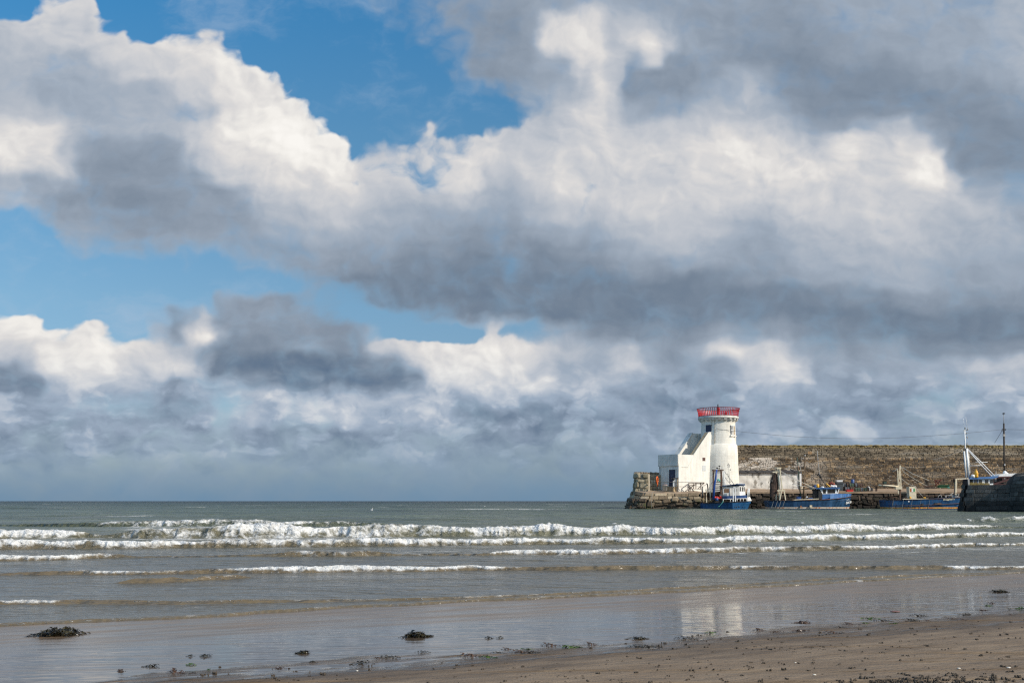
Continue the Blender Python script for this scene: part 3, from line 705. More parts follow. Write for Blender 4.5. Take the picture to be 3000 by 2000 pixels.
def stone_mat(name, cols, algae=None, wetz=0., dark=.35, lichen=None, scale=1.6, plaster=None, bands=0.):
    m, g, b = mat(name)
    geo = g.n.new('ShaderNodeNewGeometry'); P = geo.outputs['Position']
    t = g.attr('tone').outputs['Fac']; _, _, z = g.sep(P)
    n = g.noise(P, scale, 7., .65); n2 = g.noise(P, scale*5, 5., .65)
    c = g.ramp(g.add(g.mul(t, .62), g.mul(n, .38)), cols)
    c = g.v('SCALE', c, scale=g.mul(g.rng(n2, .28, .72, .62, 1.35), g.rng(n, .3, .7, .8, 1.2)))
    if bands:     # weathering in long level streaks
        bn = g.noise(g.v('MULTIPLY', P, (.10, .10, 1.5)), 1., 6., .62); b2 = g.noise(g.v('MULTIPLY', P, (.22, .22, .30)), 1., 5., .6)
        c = g.v('SCALE', c, scale=g.mul(g.rng(bn, .32, .68, 1-bands, 1+bands*.7), g.rng(b2, .32, .68, 1-bands*.8, 1+bands*.5)))
        c = g.mix(g.mul(g.ss(bn, .52, .64), .45), c, (.30, .265, .21))
    if plaster:   # patches of old limewash: (colour, x0, x1, amount)
        px_, _, _ = g.sep(P)
        pn = g.noise(g.v('MULTIPLY', P, (.35, .35, .9)), 1., 6., .62)
        msk = g.mul(g.ss(pn, plaster[3], plaster[3]+.06), g.ss(px_, plaster[1], plaster[2], 1., 0.))
        c = g.mix(msk, c, plaster[0])
    if lichen:    # (colour, z0, z1)
        ln = g.noise(g.v('MULTIPLY', P, (.5, .5, 1.2)), 1., 6., .65)
        c = g.mix(g.ss(g.add(g.rng(z, lichen[1], lichen[2]), g.mul(g.sub(ln, .5), 1.6)), .5, .8), c, lichen[0])
    if algae:
        an = g.noise(g.v('MULTIPLY', P, (.6, .6, .4)), 1., 5., .6)
        lo = g.ss(g.add(z, g.mul(g.sub(an, .5), 1.6)), wetz-.6, wetz+.7, 1., 0.)
        c = g.mix(lo, c, g.v('SCALE', c, scale=dark))
        gm = g.mul(lo, g.ss(g.noise(P, .8, 5., .6), .56, .66))
        c = g.mix(gm, c, algae)
    g.put(b.inputs['Base Color'], c); b.inputs['Roughness'].default_value = .85; b.inputs['Specular IOR Level'].default_value = .25
    g.put(b.inputs['Normal'], g.bump(n2, .6, .12))
    return m
def lime_mat(name, c=(.80, .79, .755), grime=.25, course=0., stain=.0, scale=.8, rot=0.):
    """limewashed render: faint coursing, damp streaks and grime"""
    m, g, b = mat(name)
    geo = g.n.new('ShaderNodeNewGeometry'); P = geo.outputs['Position']
    n = g.noise(P, scale, 7., .62)
    st = g.noise(g.v('MULTIPLY', P, (1.6, 1.6, .16)), 1.2, 6., .65)
    k = g.mul(g.rng(n, .3, .72, 1-grime*.5, 1.03), g.rng(st, .35, .75, 1.02, 1-grime*.6))
    cc = g.v('SCALE', c, scale=k)
    cc = g.mix(g.ss(g.add(g.mul(st, .6), g.mul(n, .4)), .56, .70), cc, g.v('MULTIPLY', cc, (.90, .87, .78)))
    if stain:
        sn = g.noise(g.v('MULTIPLY', P, (.8, .8, .5)), .9, 7., .68)
        sm = g.ss(sn, .63-stain*.15, .70-stain*.12)
        cc = g.mix(g.mul(sm, .8), cc, (.13, .11, .08))
    h = n
    if course:
        _, _, z = g.sep(P)
        br = g.n.new('ShaderNodeTexBrick'); x_, y_, z_ = g.sep(P)
        g.put(br.inputs['Vector'], g.comb(g.add(g.mul(g.m('ARCTAN2', g.sub(y_, 160.5), g.sub(x_, 33.25)), 3.), g.mul(n, .15)), g.add(z_, g.mul(n, .10)), 0))
        br.inputs['Scale'].default_value = 1.; br.inputs['Brick Width'].default_value = .95; br.inputs['Row Height'].default_value = .42
        br.inputs['Mortar Size'].default_value = .022; br.inputs['Mortar Smooth'].default_value = .3
        g.put(br.inputs['Color1'], (1, 1, 1)); g.put(br.inputs['Color2'], (.93, .92, .90)); g.put(br.inputs['Mortar'], (.70, .66, .58))
        cc = g.mix(course, cc, g.v('MULTIPLY', cc, br.outputs[0]))
    g.put(b.inputs['Base Color'], cc); b.inputs['Roughness'].default_value = .8; b.inputs['Specular IOR Level'].default_value = .25
    g.put(b.inputs['Normal'], g.bump(g.noise(P, 4., 5., .6), .35, .05))
    return m
M_pier = stone_mat('pier_rubble', [(0., (.060, .044, .030)), (.35, (.130, .094, .060)), (.6, (.235, .178, .112)), (.85, (.42, .335, .225)), (1., (.36, .19, .075))], algae=(.05, .062, .018), wetz=1.15, dark=.40)
M_wall = stone_mat('harbour_masonry', [(0., (.048, .034, .022)), (.3, (.098, .069, .043)), (.55, (.175, .122, .072)), (.8, (.31, .205, .105)), (1., (.40, .31, .21))], lichen=None, scale=1.2, plaster=((.58, .50, .41), 42., 58., .47), bands=.55)
M_upper = stone_mat('parapet_masonry', [(0., (.070, .054, .037)), (.5, (.150, .118, .078)), (1., (.28, .215, .14))], lichen=((.23, .175, .080), 9.6, 10.9), scale=1.1, bands=.4)
M_dark = stone_mat('quay_rubble', [(0., (.02, .016, .012)), (.5, (.062, .046, .033)), (1., (.17, .12, .08))], algae=(.022, .024, .012), wetz=1.6, dark=.30)  # wet and weedy low down; tones also darkened for shade behind the boats
M_mortar = simple('lime_mortar', (.42, .345, .26), .9, .45, .6)
M_mortar_d = simple('dark_joint', (.045, .036, .027), .9, .4, .6)
M_pave = simple('quay_paving', (.30, .205, .128), .9, .3, .8, bump=.4)
M_pave2 = simple('pier_paving', (.33, .24, .16), .9, .3, .8, bump=.4)

# ---------------------------------------------------------------- pier head
def Z1(zx, zy, d): return at(1800+zx/4.2386, 1150+zy/4.2378, d)
def Z2(zx, zy, d): return at(2200+zx/5.8075, 1250+zy/5.8075, d)
def Z3(zx, zy, d): return at(2560+zx/4.3545, 1180+zy/4.3556, d)
def Z4(zx, zy, d): return at(2040+zx/9.8, 1340+zy/9.8, d)
def Z5(zx, zy, d): return at(1820+zx/9.046, 1360+zy/9.046, d)
def Z8(zx, zy, d): return at(2800+zx/11.2, 1370+zy/11.2, d)
def V(p, z): return Vector((p[0], p[1], z))
def build_pier():
    root = empty('stone_pier', 'rough boulder-built pier head with tan paved top under the white lighthouse', 'pier', (wx(1950, 156), 158, 0))
    bl = [(1842, 168), (1832, 160), (1829, 155.5), (1842, 152.4), (1868, 151.2), (2064, 151.2), (2066, 154), (2068, 168)]
    tl = [(1868, 168), (1857, 160.5), (1853, 157), (1866, 154.4), (1892, 153), (2057, 152.6), (2059, 155), (2062, 168)]
    tz = [2.75, 2.75, 2.75, 2.6, 2.42, 2.42, 2.5, 2.7]
    bot = [Vector((wx(p, d), d, -1.0)) for p, d in bl]; top = [Vector((wx(p, d), d, z)) for (p, d), z in zip(tl, tz)]
    core_b = [v+Vector((0, .25, 0)) for v in bot]; core_t = [v+Vector((0, .2, -.12)) for v in top]
    mb = MB(); n = len(bot)
    mb.add(core_b+core_t, [(i, i+1, n+i+1, n+i) for i in range(n-1)]+[tuple(range(n, 2*n))])
    mb.build('rubble_core', simple('pier_joint', (.10, .078, .052), .9, .5, 1.), root)
    lb = [b.lerp(t, .70) for b, t in zip(bot, top)]
    mb = MB(); tones = []
    stone_face(mb, tones, bot, lb, 5, 1.05, .34, .42, -.06, .45, 3, tone=(.0, .78), hvar=.45, wav=.16, front=.70)
    stone_face(mb, tones, lb, top, 2, 1.4, .14, .16, .0, .2, 5, tone=(.35, 1.), hvar=.4, wav=.10, front=.86)
    build_tone(mb, tones, 'boulder_face', M_pier, root)
    # paved top: rises gently away from the edge
    mb = MB()
    edge = [v+Vector((0, 0, .0)) for v in top]
    inner = [Vector((edge[i].x*.0+wx(1960, 170)+(edge[i].x-wx(1960, 170))*.45, 160+(edge[i].y-160)*.35+3, 3.02)) for i in range(n)]
    k = 5; rows = []
    for j in range(k+1):
        t = j/k
        rows.append([edge[i].lerp(inner[i], t)+Vector((0, 0, (.06+.15*math.sin(min(t, .5)*PI)*.5))) for i in range(n)])
    vs = [Vector((p.x, p.y-.12, p.z-.22)) for p in edge]+[p for r_ in rows for p in r_]
    fs = [(j*n+i, j*n+i+1, (j+1)*n+i+1, (j+1)*n+i) for j in range(k+1) for i in range(n-1)]+[tuple(range((k+1)*n, (k+2)*n))]
    mb.add(vs, fs); mb.build('paved_top', M_pave2, root)
    # iron chain hanging down the face
    MB().tube([Z1(470, 1232, 151.7), Z1(466, 1300, 150.9), Z1(458, 1440, 150.5)], .035, 5).build('hanging_rope', simple('old_rope', (.32, .29, .24)), root)
    return root
pier = build_pier()

def build_left_wall():
    root = empty('rubble_wall', 'low wall of rough lichened stones at the seaward tip of the pier', 'wall', (wx(1900, 156), 156, 2.7))
    yb = 156.2
    pts = [(1857, 158.), (1861, 155.6), (1899, 155.3), (1906, 156.3), (1951, 157.6)]
    zt = [py for py in (1386, 1385, 1386, 1388, 1388.5)]
    bot = [Vector((wx(p, d), d, 2.55)) for p, d in pts]
    top = [Vector((wx(p+(4 if i < 2 else 0), d), d+.15, wz(py, d))) for i, ((p, d), py) in enumerate(zip(pts, zt))]
    mb = MB(); n = len(bot)
    back = [v+Vector((.3, 1.6, 0)) for v in bot]; backt = [v+Vector((.2, 1.5, -.05)) for v in top]
    ib = [v+Vector((0, .12, 0)) for v in bot]; it = [v+Vector((0, .12, -.05)) for v in top]
    mb.add(ib+it+back+backt, [(i, i+1, n+i+1, n+i) for i in range(n-1)]+[(n+i, n+i+1, 3*n+i+1, 3*n+i) for i in range(n-1)]+[(2*n+i, 3*n+i, 3*n+i+1, 2*n+i+1) for i in range(n-1)]+[(0, n, 3*n, 2*n), (n-1, 3*n-1, 4*n-1, 2*n-1)])
    mb.build('wall_core', lime_mat('old_limewash', (.45, .40, .31), .6, 0, .6, 1.2), root)
    mb = MB(); tones = []
    stone_face(mb, tones, bot[:3], top[:3], 4, .95, .26, .34, -.04, .5, 8, tone=(.3, .78), wav=.08, front=.7)
    stone_face(mb, tones, bot[3:], top[3:], 6, .5, .05, .3, .03, .5, 9, tone=(.4, .95))
    build_tone(mb, tones, 'wall_stones', stone_mat('lichened_stone', [(0., (.10, .085, .06)), (.4, (.20, .17, .11)), (.7, (.33, .28, .19)), (1., (.55, .50, .42))], scale=2.), root)
    mb = MB(); tones = []
    for i in range(13):
        t = i/12; p = top[1].lerp(top[4], t)
        mb.blob(p+Vector((0, .5, .02)), (.34+.1*random.random(), .4, .16+.1*random.random()), 8, 5, .35, i)
    build_tone(mb, [random.random()*.7 for _ in mb.v], 'cap_stones', M_pier, root)
build_left_wall()

# ---------------------------------------------------------------- quay, harbour wall, whitewashed shed
def quay_z(y): return 2.66+(y-158)/13.5*.71
def build_quay():
    root = empty('stone_quay', 'long dark rubble quay with a tan sloping top running behind the moored boats', 'quay', (wx(2500, 160), 160, 0))
    x0, x1 = wx(2058, 158), wx(3300, 158)
    MB().hexa([(x0, 158.35, -2), (x1, 158.35, -2), (x1, 172, -2), (x0, 172, -2), (x0, 158.35, 2.45), (x1, 158.35, 2.45), (x1, 172, 3.1), (x0, 172, 3.1)]).build('quay_core', M_mortar_d, root)
    mb = MB(); tones = []
    stone_face(mb, tones, [(x0, 157.6, -.8), (x1, 157.6, -.8)], [(x0, 158.2, 2.42), (x1, 158.2, 2.42)], 7, .8, .24, .36, -.03, .4, 21, tone=(0, 1), hvar=.45, wav=.12, front=.72)
    build_tone(mb, tones, 'quay_face', M_dark, root)
    mb = MB(); ny = 8; nx = 90
    vs = []; fs = []
    for j in range(ny+1):
        y = 157.9+(172-157.9)*j/ny
        for i in range(nx+1):
            vs.append((x0+(x1-x0)*i/nx, y, quay_z(y)+.06*mnoise.noise(Vector((i*.35, y*.5, 0)))))
    fs = [(j*(nx+1)+i, j*(nx+1)+i+1, (j+1)*(nx+1)+i+1, (j+1)*(nx+1)+i) for j in range(ny) for i in range(nx)]
    mb.add(vs, fs); lip = [(x0+(x1-x0)*i/nx, 157.9, 2.40) for i in range(nx+1)]
    mb.add([vs[i] for i in range(nx+1)]+lip, [(i, nx+1+i, nx+2+i, i+1) for i in range(nx)])
    mb.build('quay_top', M_pave, root)
build_quay()
def build_harbour_wall():
    root = empty('harbour_wall', 'high weathered stone harbour wall stepped back near its mossy top', 'wall', (wx(2600, 172), 172, 2.9))
    x0, x1 = wx(2130, 172), wx(3350, 172)
    z1 = wz(1340, 171.8); z2 = wz(1303.5, 172.6)
    MB().hexa([(x0, 171.05, 2.5), (x1, 171.05, 2.5), (x1, 175, 2.5), (x0, 175, 2.5), (x0, 171.75, z1), (x1, 171.75, z1), (x1, 175, z1), (x0, 175, z1)]).build('wall_core', M_mortar, root)
    mb = MB(); tones = []
    stone_face(mb, tones, [(x0, 171, 2.5), (x1, 171, 2.5)], [(x0, 171.7, z1), (x1, 171.7, z1)], 24, .58, .06, .30, .025, .1, 31, tone=(0, 1), hvar=.55, wav=.045, front=.90)
    build_tone(mb, tones, 'coursed_face', M_wall, root)
    MB().hexa([(x0, 171.95, z1), (x1, 171.95, z1), (x1, 175, z1), (x0, 175, z1), (x0, 172.75, z2-.12), (x1, 172.75, z2-.12), (x1, 175, z2-.2), (x0, 175, z2-.2)]).build('parapet_core', M_mortar_d, root)
    mb = MB(); tones = []
    stone_face(mb, tones, [(x0, 171.9, z1), (x1, 171.9, z1)], [(x0, 172.7, z2), (x1, 172.7, z2)], 10, .55, .07, .28, .01, .1, 33, tone=(0, 1), hvar=.45, wav=.05, front=.88)
    build_tone(mb, tones, 'parapet_face', M_upper, root)
    mb = MB(); rr = random.Random(4); x = x0
    while x < x1:
        w = rr.uniform(.25, .9); mb.blob((x+w/2, 173.1+rr.uniform(-.1, .2), z2-.12+rr.uniform(-.03, .05)), (w*.75, .7, rr.uniform(.10, .20)), 8, 5, .45, int(x*10)); x += w
    build_tone(mb, [rr.random()*.8 for _ in mb.v], 'cap_stones', M_upper, root)
build_harbour_wall()
def build_shed():
    root = empty('whitewashed_shed', 'long low whitewashed stone store with stained walls and dark lean-to roof', 'shed', (wx(2250, 169), 169.5, 3.3))
    xa, xb = wx(2128, 168.8), wx(2346.5, 168.8); zt = wz(1385.5, 168.8); zb = 3.0
    m = lime_mat('stained_limewash', (.80, .76, .68), .45, 0, .62, .9)
    nx, nz = 60, 10; vs = []
    for j in range(nz+1):
        for i in range(nx+1):
            x = xa+(xb-xa)*i/nx; z = zb+(zt-zb)*j/nz
            vs.append((x, 168.8+.10*mnoise.noise(Vector((x*.8, z*1.2, 3))), z))
    mb = MB(); mb.add(vs, [(j*(nx+1)+i, j*(nx+1)+i+1, (j+1)*(nx+1)+i+1, (j+1)*(nx+1)+i) for j in range(nz) for i in range(nx)], True)
    mb.add([(xb, 168.8, zb), (xb, 171.2, zb), (xb, 171.4, zt+.3), (xb, 168.8, zt)], [(0, 1, 2, 3)])
    mb.build('front_wall', m, root)
    mb = MB(); rr = random.Random(3)
    for i in range(24):
        u0 = xa+(xb+.1-xa)*i/24; u1 = xa+(xb+.1-xa)*(i+1)/24
        h = rr.uniform(-.05, .05)
        mb.hexa([(u0, 168.55, zt-.02+h), (u1, 168.55, zt-.02+h), (u1, 171.6, zt+.45+h), (u0, 171.6, zt+.45+h), (u0, 168.55, zt+.12+h), (u1, 168.55, zt+.12+h), (u1, 171.6, zt+.62+h), (u0, 171.6, zt+.62+h)])
    mb.build('roof', simple('tarred_roof', (.045, .04, .038), .8, .4, 1.5), root)
    # white corner post
    MB().box(xb-.28, xb+.03, 168.6, 168.84, zb, zt+.0).build('corner_quoin', lime_mat('quoin_white', (.76, .74, .70), .2), root)
build_shed()
# ---------------------------------------------------------------- lighthouse
M_lime = lime_mat('lighthouse_white', (.84, .79, .70), .36, 0., .0)
M_limet = lime_mat('tower_white', (.84, .79, .69), .34, .38, 0.)
M_limeg = lime_mat('grey_render', (.84, .79, .70), .5, 0., .25, 1.3)
M_red = simple('red_paint', (.52, .022, .028), .45, .25, 2.5)
M_redd = simple('old_red_iron', (.20, .012, .018), .5, .3, 2.5)
M_navy = simple('navy_door', (.012, .022, .055), .55, .3, 2., bump=.15)
M_black = simple('black_iron', (.018, .018, .018), .55, .3, 2.)
M_rust = simple('rusty_iron', (.085, .042, .024), .85, .45, 4.)
M_white = simple('white_paint', (.74, .73, .70), .5, .2, 2., rust=.18)
M_glass, _g, _b = mat('window_glass'); _b.inputs['Base Color'].default_value = (.035, .032, .028, 1); _b.inputs['Roughness'].default_value = .08
M_ochre = simple('lichen_coping', (.46, .34, .20), .9, .4, 3.)
def build_lighthouse():
    cx, cy = 33.25, 160.5
    root = empty('lighthouse', 'white tapering lighthouse tower with red railed gallery and walled outside stair', 'lighthouse', (cx, cy, 2.9))
    def zt(zy): return wz(1150+zy/4.2378, cy)
    # tower
    prof = [(3.34, 2.6), (3.26, 4.6), (3.18, 6.57), (3.10, 8.4), (3.02, 10.05), (2.86, 10.22), (2.83, 10.4), (2.76, 12.2), (2.68, 13.62), (2.70, 13.72), (2.78, 13.95), (2.95, 14.18), (3.02, 14.30), (3.02, 14.42), (0.02, 14.42)]
    mb = MB(); mb.lathe(prof, (cx, cy, 0), 72); mb.build('tower', M_limet, root)
    mb = MB(); mb.lathe([(2.9, 14.36), (3.20, 14.36), (3.22, 14.46), (3.20, 14.70), (3.12, 14.74), (.02, 14.78)], (cx, cy, 0), 72)
    gal = mb.build('gallery', lime_mat('gallery_white', (.74, .71, .63), .6, 0., .2, 2.), root)
    for k in range(20):
        a = 2*PI*(k+.5)/20; c_, s_ = math.cos(a), math.sin(a); tg = Vector((-s_, c_, 0)); rd = Vector((c_, s_, 0)); o = Vector((cx, cy, 0))
        w = .22
        pts = [(2.66, 13.86), (2.82, 13.9), (3.08, 14.08), (3.14, 14.2), (3.14, 14.358), (2.66, 14.358)]
        mb = MB(); mb.prism([o+rd*r_+tg*(-w)+Vector((0, 0, z)) for r_, z in pts], tg*(2*w)); mb.build('corbel', lime_mat('corbel_white', (.72, .69, .62), .5, 0., .2, 2.) if k == 0 else bpy.data.materials['corbel_white'], gal if False else root)
    # railing: flared ring of flat bars
    r0, r1, z0, z1 = 3.14, 3.40, 14.80, 16.02
    rail = MB()
    ring = lambda r_, z, n=72: [(cx+r_*math.cos(2*PI*i/n), cy+r_*math.sin(2*PI*i/n), z) for i in range(n+1)]
    rail.tube(ring(r1, z1), .05, 6, cap=False); rail.tube(ring(r0, z0), .05, 6, cap=False)
    rt = rail.build('gallery_railing', M_redd, root)
    mid = MB(); mid.tube(ring((r0+r1*2)/3+.0, z0+(z1-z0)*.70), .028, 5, cap=False); mid.build('mid_rail', M_redd, root)
    for k in range(64):
        a = 2*PI*(k+.25)/64; c_, s_ = math.cos(a), math.sin(a); tg = Vector((-s_, c_, 0))
        p = Vector((cx+r0*c_, cy+r0*s_, z0)); q = Vector((cx+(r1-.03)*c_, cy+(r1-.03)*s_, z1)); m_ = p.lerp(q, .6)-Vector((c_, s_, 0))*.05
        mb = MB(); rd = Vector((c_, s_, 0))*.02; t_ = tg*.048
        for a_, b_ in ((p, m_), (m_, q)):
            mb.hexa([a_-t_-rd, a_+t_-rd, a_+t_+rd, a_-t_+rd, b_-t_-rd, b_+t_-rd, b_+t_+rd, b_-t_+rd])
        o = mb.build('baluster', M_red, root)
    # lantern pillar and fittings on the gallery
    mb = MB(); px_ = wx(2104.5, cy-.9); y_ = cy-.9
    mb.lathe([(.0, 14.76), (.30, 14.76), (.27, 15.2), (.24, 15.95), (.27, 15.98), (.27, 16.08), (.2, 16.12), (.0, 16.14)], (px_, y_, 0), 20); mb.build('light_pillar', M_red, root)
    mb = MB(); mb.lathe([(.0, 16.10), (.13, 16.10), (.12, 16.30), (.10, 16.34), (.10, 16.68), (.0, 16.72)], (px_-.06, y_, 0), 14); mb.build('light_lens', M_black, root)
    xx = wx(2127, cy-.6)
    mb = MB(); mb.box(xx-.5, xx+.45, cy-.85, cy-.4, 14.76, 14.92); mb.lathe([(.0, 14.9), (.14, 14.9), (.13, 15.45), (.08, 15.5), (0, 15.52)], (xx+.05, cy-.6, 0), 12); mb.build('vent_cowl', M_red, root)
    mb = MB(); mb.lathe([(.0, 14.9), (.08, 14.9), (.08, 15.35), (0, 15.4)], (xx-.22, cy-.6, 0), 10); mb.build('small_pipe', M_black, root)
    # tower door (upper), window, pipes
    def tang(px, r_):   # direction from the axis to the point of the near surface seen at px
        k = (px-1500)/F
        # solve |(k y - cx, y - cy)| = r
        A = 1+k*k; B = -2*(k*cx+cy); C = cx*cx+cy*cy-r_*r_
        y = (-B-math.sqrt(max(0, B*B-4*A*C)))/(2*A); return Vector((k*y-cx, y-cy, 0)).normalized()
    def panel(pxa, pxb, zb, zt_, r_, out, thick, name, m_, par=root):
        a = tang(pxa, r_); b = tang(pxb, r_); n = (a+b).normalized(); t = Vector((-n.y, n.x, 0)); half = (b-a).length*r_/2
        c = Vector((cx, cy, 0))+n*(r_+out-thick)
        mb = MB(); mb.prism([c-t*half+Vector((0, 0, zb)), c+t*half+Vector((0, 0, zb)), c+t*half+Vector((0, 0, zt_)), c-t*half+Vector((0, 0, zt_))], n*thick)
        return mb.build(name, m_, par), n, t, half, c+n*thick
    # doorway: dark recess framed by the wall
    o_, n, t, half, c = panel(2068.2, 2084.2, zt(500), zt(411), 2.76, .02, .35, 'upper_door', M_navy)
    mb = MB(); mb.prism([c-t*(half+.12)+Vector((0, 0, zt(411)+.005)), c+t*(half+.12)+Vector((0, 0, zt(411)+.005)), c+t*(half+.12)+Vector((0, 0, zt(411)+.12)), c-t*(half+.12)+Vector((0, 0, zt(411)+.12))], n*.05-n*.0); mb.build('lintel', M_limeg, o_)
    o_, n, t, half, c = panel(2139.7, 2152.6, zt(540), zt(417), 2.76, .0, .4, 'window', M_glass)
    wv = MB()
    zb_, ztp = zt(540), zt(417)
    def bar(u0, u1, za, zb2, d=.05):
        wv.prism([c+t*u0+Vector((0, 0, za)), c+t*u1+Vector((0, 0, za)), c+t*u1+Vector((0, 0, zb2)), c+t*u0+Vector((0, 0, zb2))], n*d)
    bar(-half, -half+.09, zb_, ztp); bar(half-.09, half, zb_, ztp); bar(-half+.09, half-.09, ztp-.09, ztp); bar(-half+.09, half-.09, zb_, zb_+.09)
    bar(-.26, -.16, zb_+.09, ztp-.09, .045); bar(.02, .14, zb_+.09, ztp-.09, .047)
    for q in (.5,): bar(-half+.09, .02, zb_+(ztp-zb_)*q-.06, zb_+(ztp-zb_)*q+.06, .042)
    wv.build('sash_frame', M_white, o_)
    wv2 = wv; wv.v.clear(); wv.f.clear(); wv.sm.clear(); bar(.14, half-.09, zb_+.09, ztp-.09, .03); wv.build('reveal', simple('tan_reveal', (.42, .33, .22), .8), o_)
    mb = MB(); mb.prism([c+t*(-half-.15)+Vector((0, 0, zb_-.16)), c+t*(half+.15)+Vector((0, 0, zb_-.16)), c+t*(half+.15)+Vector((0, 0, zb_-.002)), c+t*(-half-.15)+Vector((0, 0, zb_-.002))], n*.16); mb.build('sill', M_lime, o_)
    def down(px, zy0, zy1, r_):
        pts = []
        for i in range(9):
            zy = zy0+(zy1-zy0)*i/8; rr = r_(zt(zy)); d_ = tang(px, rr); pts.append(Vector((cx, cy, zt(zy)))+d_*(rr+.05))
        return pts
    rad = lambda z: np.interp(z, [4.6, 10.05, 10.22, 12.2, 13.62, 14.2], [3.26, 3.02, 2.86, 2.76, 2.68, 3.0])
    M_pipe = simple('grey_conduit', (.34, .28, .20), .7)
    MB().tube(down(1800+1248/4.2386, 345, 640, rad), .035, 6).build('conduit', M_pipe, root)
    MB().tube(down(1800+1203/4.2386, 340, 420, rad), .022, 6).build('conduit', M_pipe, root)
    br = MB(); p = tang(2101, 2.75); p0 = Vector((cx, cy, zt(462)))+p*2.76
    br.bar(p0, p0+p*.25, .05); br.bar(p0+p*.22+Vector((0, 0, -.25)), p0+p*.22+Vector((0, 0, .18)), .05); br.build('cable_bracket', M_black, root)
    # ---- stair block, turned 35 degrees
    al = R(35); f = Vector((math.cos(al), math.sin(al), 0)); bk = Vector((-math.sin(al), math.cos(al), 0))
    C0 = Vector((wx(1800+798/4.2386, 154), 154, 0)); W = 4.3
    def fa(zx, zy, b=0.):    # point of the plane (front face moved back by b) seen at the photo position
        k = (1800+zx/4.2386-1500)/F; o = C0+bk*b
        a = (k*o.y-o.x)/(f.x-k*f.y); p = o+f*a
        return a, wz(1150+zy/4.2378, p.y)
    def pt(a, b, z): return C0+f*a+bk*b+Vector((0, 0, z))
    zb = 2.6
    a1, zA = fa(800, 765); a2, zB = fa(985, 772); a3, zC = fa(1172, 494); a4, zD = fa(1246, 499)
    zA = zB
    poly = [(0, zb), (a4, zb), (a4, zC), (a3, zC), (a2, zB), (0, zB)]
    TH = .55
    MB().prism([pt(a, 0, z) for a, z in poly], bk*TH).build('stair_front_wall', M_lime, root)
    # coping on the sloping parapet, tan lichened stone
    mb = MB(); s = Vector((a3-a2, 0, zC-zB)).normalized(); up = (-s.z, s.x)
    mb.prism([pt(a2, -.04, zB+.0), pt(a3, -.04, zC+.0), pt(a3+up[0]*.10, -.04, zC+up[1]*.10), pt(a2+up[0]*.10, -.04, zB+up[1]*.10)], bk*.06); mb.build('white_coping', M_lime, root)
    mb = MB(); mb.prism([pt(a2+.02, .03, zB+.02), pt(a3, .03, zC+.015), pt(a3+up[0]*.06, .03, zC+up[1]*.06+.0), pt(a2+up[0]*.06, .03, zB+up[1]*.06)], bk*(TH+.2)); mb.build('worn_coping', M_ochre, root)
    mb = MB(); mb.prism([pt(a3, -.03, zC+.002), pt(a4-.25, -.03, zC+.002), pt(a4-.25, -.03, zC+.10), pt(a3, -.03, zC+.10)], bk*(TH+.1)); mb.build('top_coping', M_lime, root)
    # groove line of the lower parapet
    ag1, zg1 = fa(910, 920); ag0, zg0 = fa(835, 918)
    mb = MB(); mb.prism([pt(a2, -.05, zB), pt(a2, -.05, zB-.14), pt(ag1+.03, -.05, zg1-.05), pt(ag0, -.05, zg1-.05), pt(ag0, -.05, zg1+.03), pt(ag1, -.05, zg1+.03)], bk*.055); mb.build('string_course', M_lime, root)
    # door-end block
    zlip = fa(798, 905)[1]
    mb = MB(); mb.prism([pt(0.004, TH, zb), pt(0.004, W, zb), pt(0.004, W, zlip), pt(0.004, TH, zlip)], f*(a2+.6)); mb.build('end_block', M_limeg, root)
    mb = MB(); mb.prism([pt(-.16, -.0+.01, zlip), pt(-.16, W+.12, zlip), pt(-.16, W+.12, zB+.05), pt(-.16, .01, zB+.05)], f*(.155+.0)); 
    mb.prism([pt(0.0, TH, zlip+.003), pt(0.0, W+.12, zlip+.003), pt(0.0, W+.12, zB+.05), pt(0.0, TH, zB+.05)], f*.5)
    mb.build('parapet_band', lime_mat('band_grey', (.78, .735, .65), .5, 0., .35, 1.1), root)
    mb = MB(); mb.prism([pt(.5, TH, zlip+.003), pt(.5, W, zlip+.003), pt(.5, W, zlip+.5), pt(.5, TH, zlip+.5)], f*(a2+.0)); mb.build('roof_slab', M_limeg, root)
    # back parapet with rough inner face
    b1, y1 = fa(768, 757, W); b2, y2 = fa(936, 505, W); b3, y3 = fa(1085, 511, W)
    mb = MB(); mb.prism([pt(b1-.2, W-.6, zB-1.2), pt(b3+1.5, W-.6, zB-1.2), pt(b3+1.5, W-.6, y2), pt(b2, W-.6, y2), pt(b1-.2, W-.6, zB-.05)], bk*.8); mb.build('stair_back_wall', lime_mat('back_white', (.84, .79, .70), .4, 0., .1, 1.2), root)
    mb = MB(); s2 = Vector((b2-b1, 0, y2-zB)).normalized(); u2 = (-s2.z, s2.x)
    mb.prism([pt(b1-.2, W-.75, zB-.04), pt(b2, W-.75, y2+.01), pt(b2+u2[0]*.13, W-.75, y2+u2[1]*.13), pt(b1-.2+u2[0]*.13, W-.75, zB+u2[1]*.13)], bk*1.0); mb.build('back_coping', lime_mat('rough_coping', (.80, .77, .70), .5, 0., .25, 2.), root)
    # steps
    mb = MB(); ns = 18
    for i in range(ns):
        u = i/ns; aa = b1+.6+(a3+1.2-b1-.6)*u; zz = zB-1.3+(zC-1.7-zB+1.3)*u
        mb.prism([pt(aa, TH, zlip), pt(a4+1.5, TH, zlip), pt(a4+1.5, TH, zz), pt(aa, TH, zz)], bk*(W-TH-.6-.002*i))
    mb.build('stair_flight', simple('worn_steps', (.40, .35, .28), .9, .4, 2.), root)
    # door, small window, plaque on the two faces
    def bq(zx, zy):
        k = (1800+zx/4.2386-1500)/F; b = (C0.x-C0.y*k)/(.5736+.8192*k); p = C0+bk*b; return b, wz(1150+zy/4.2378, p.y)
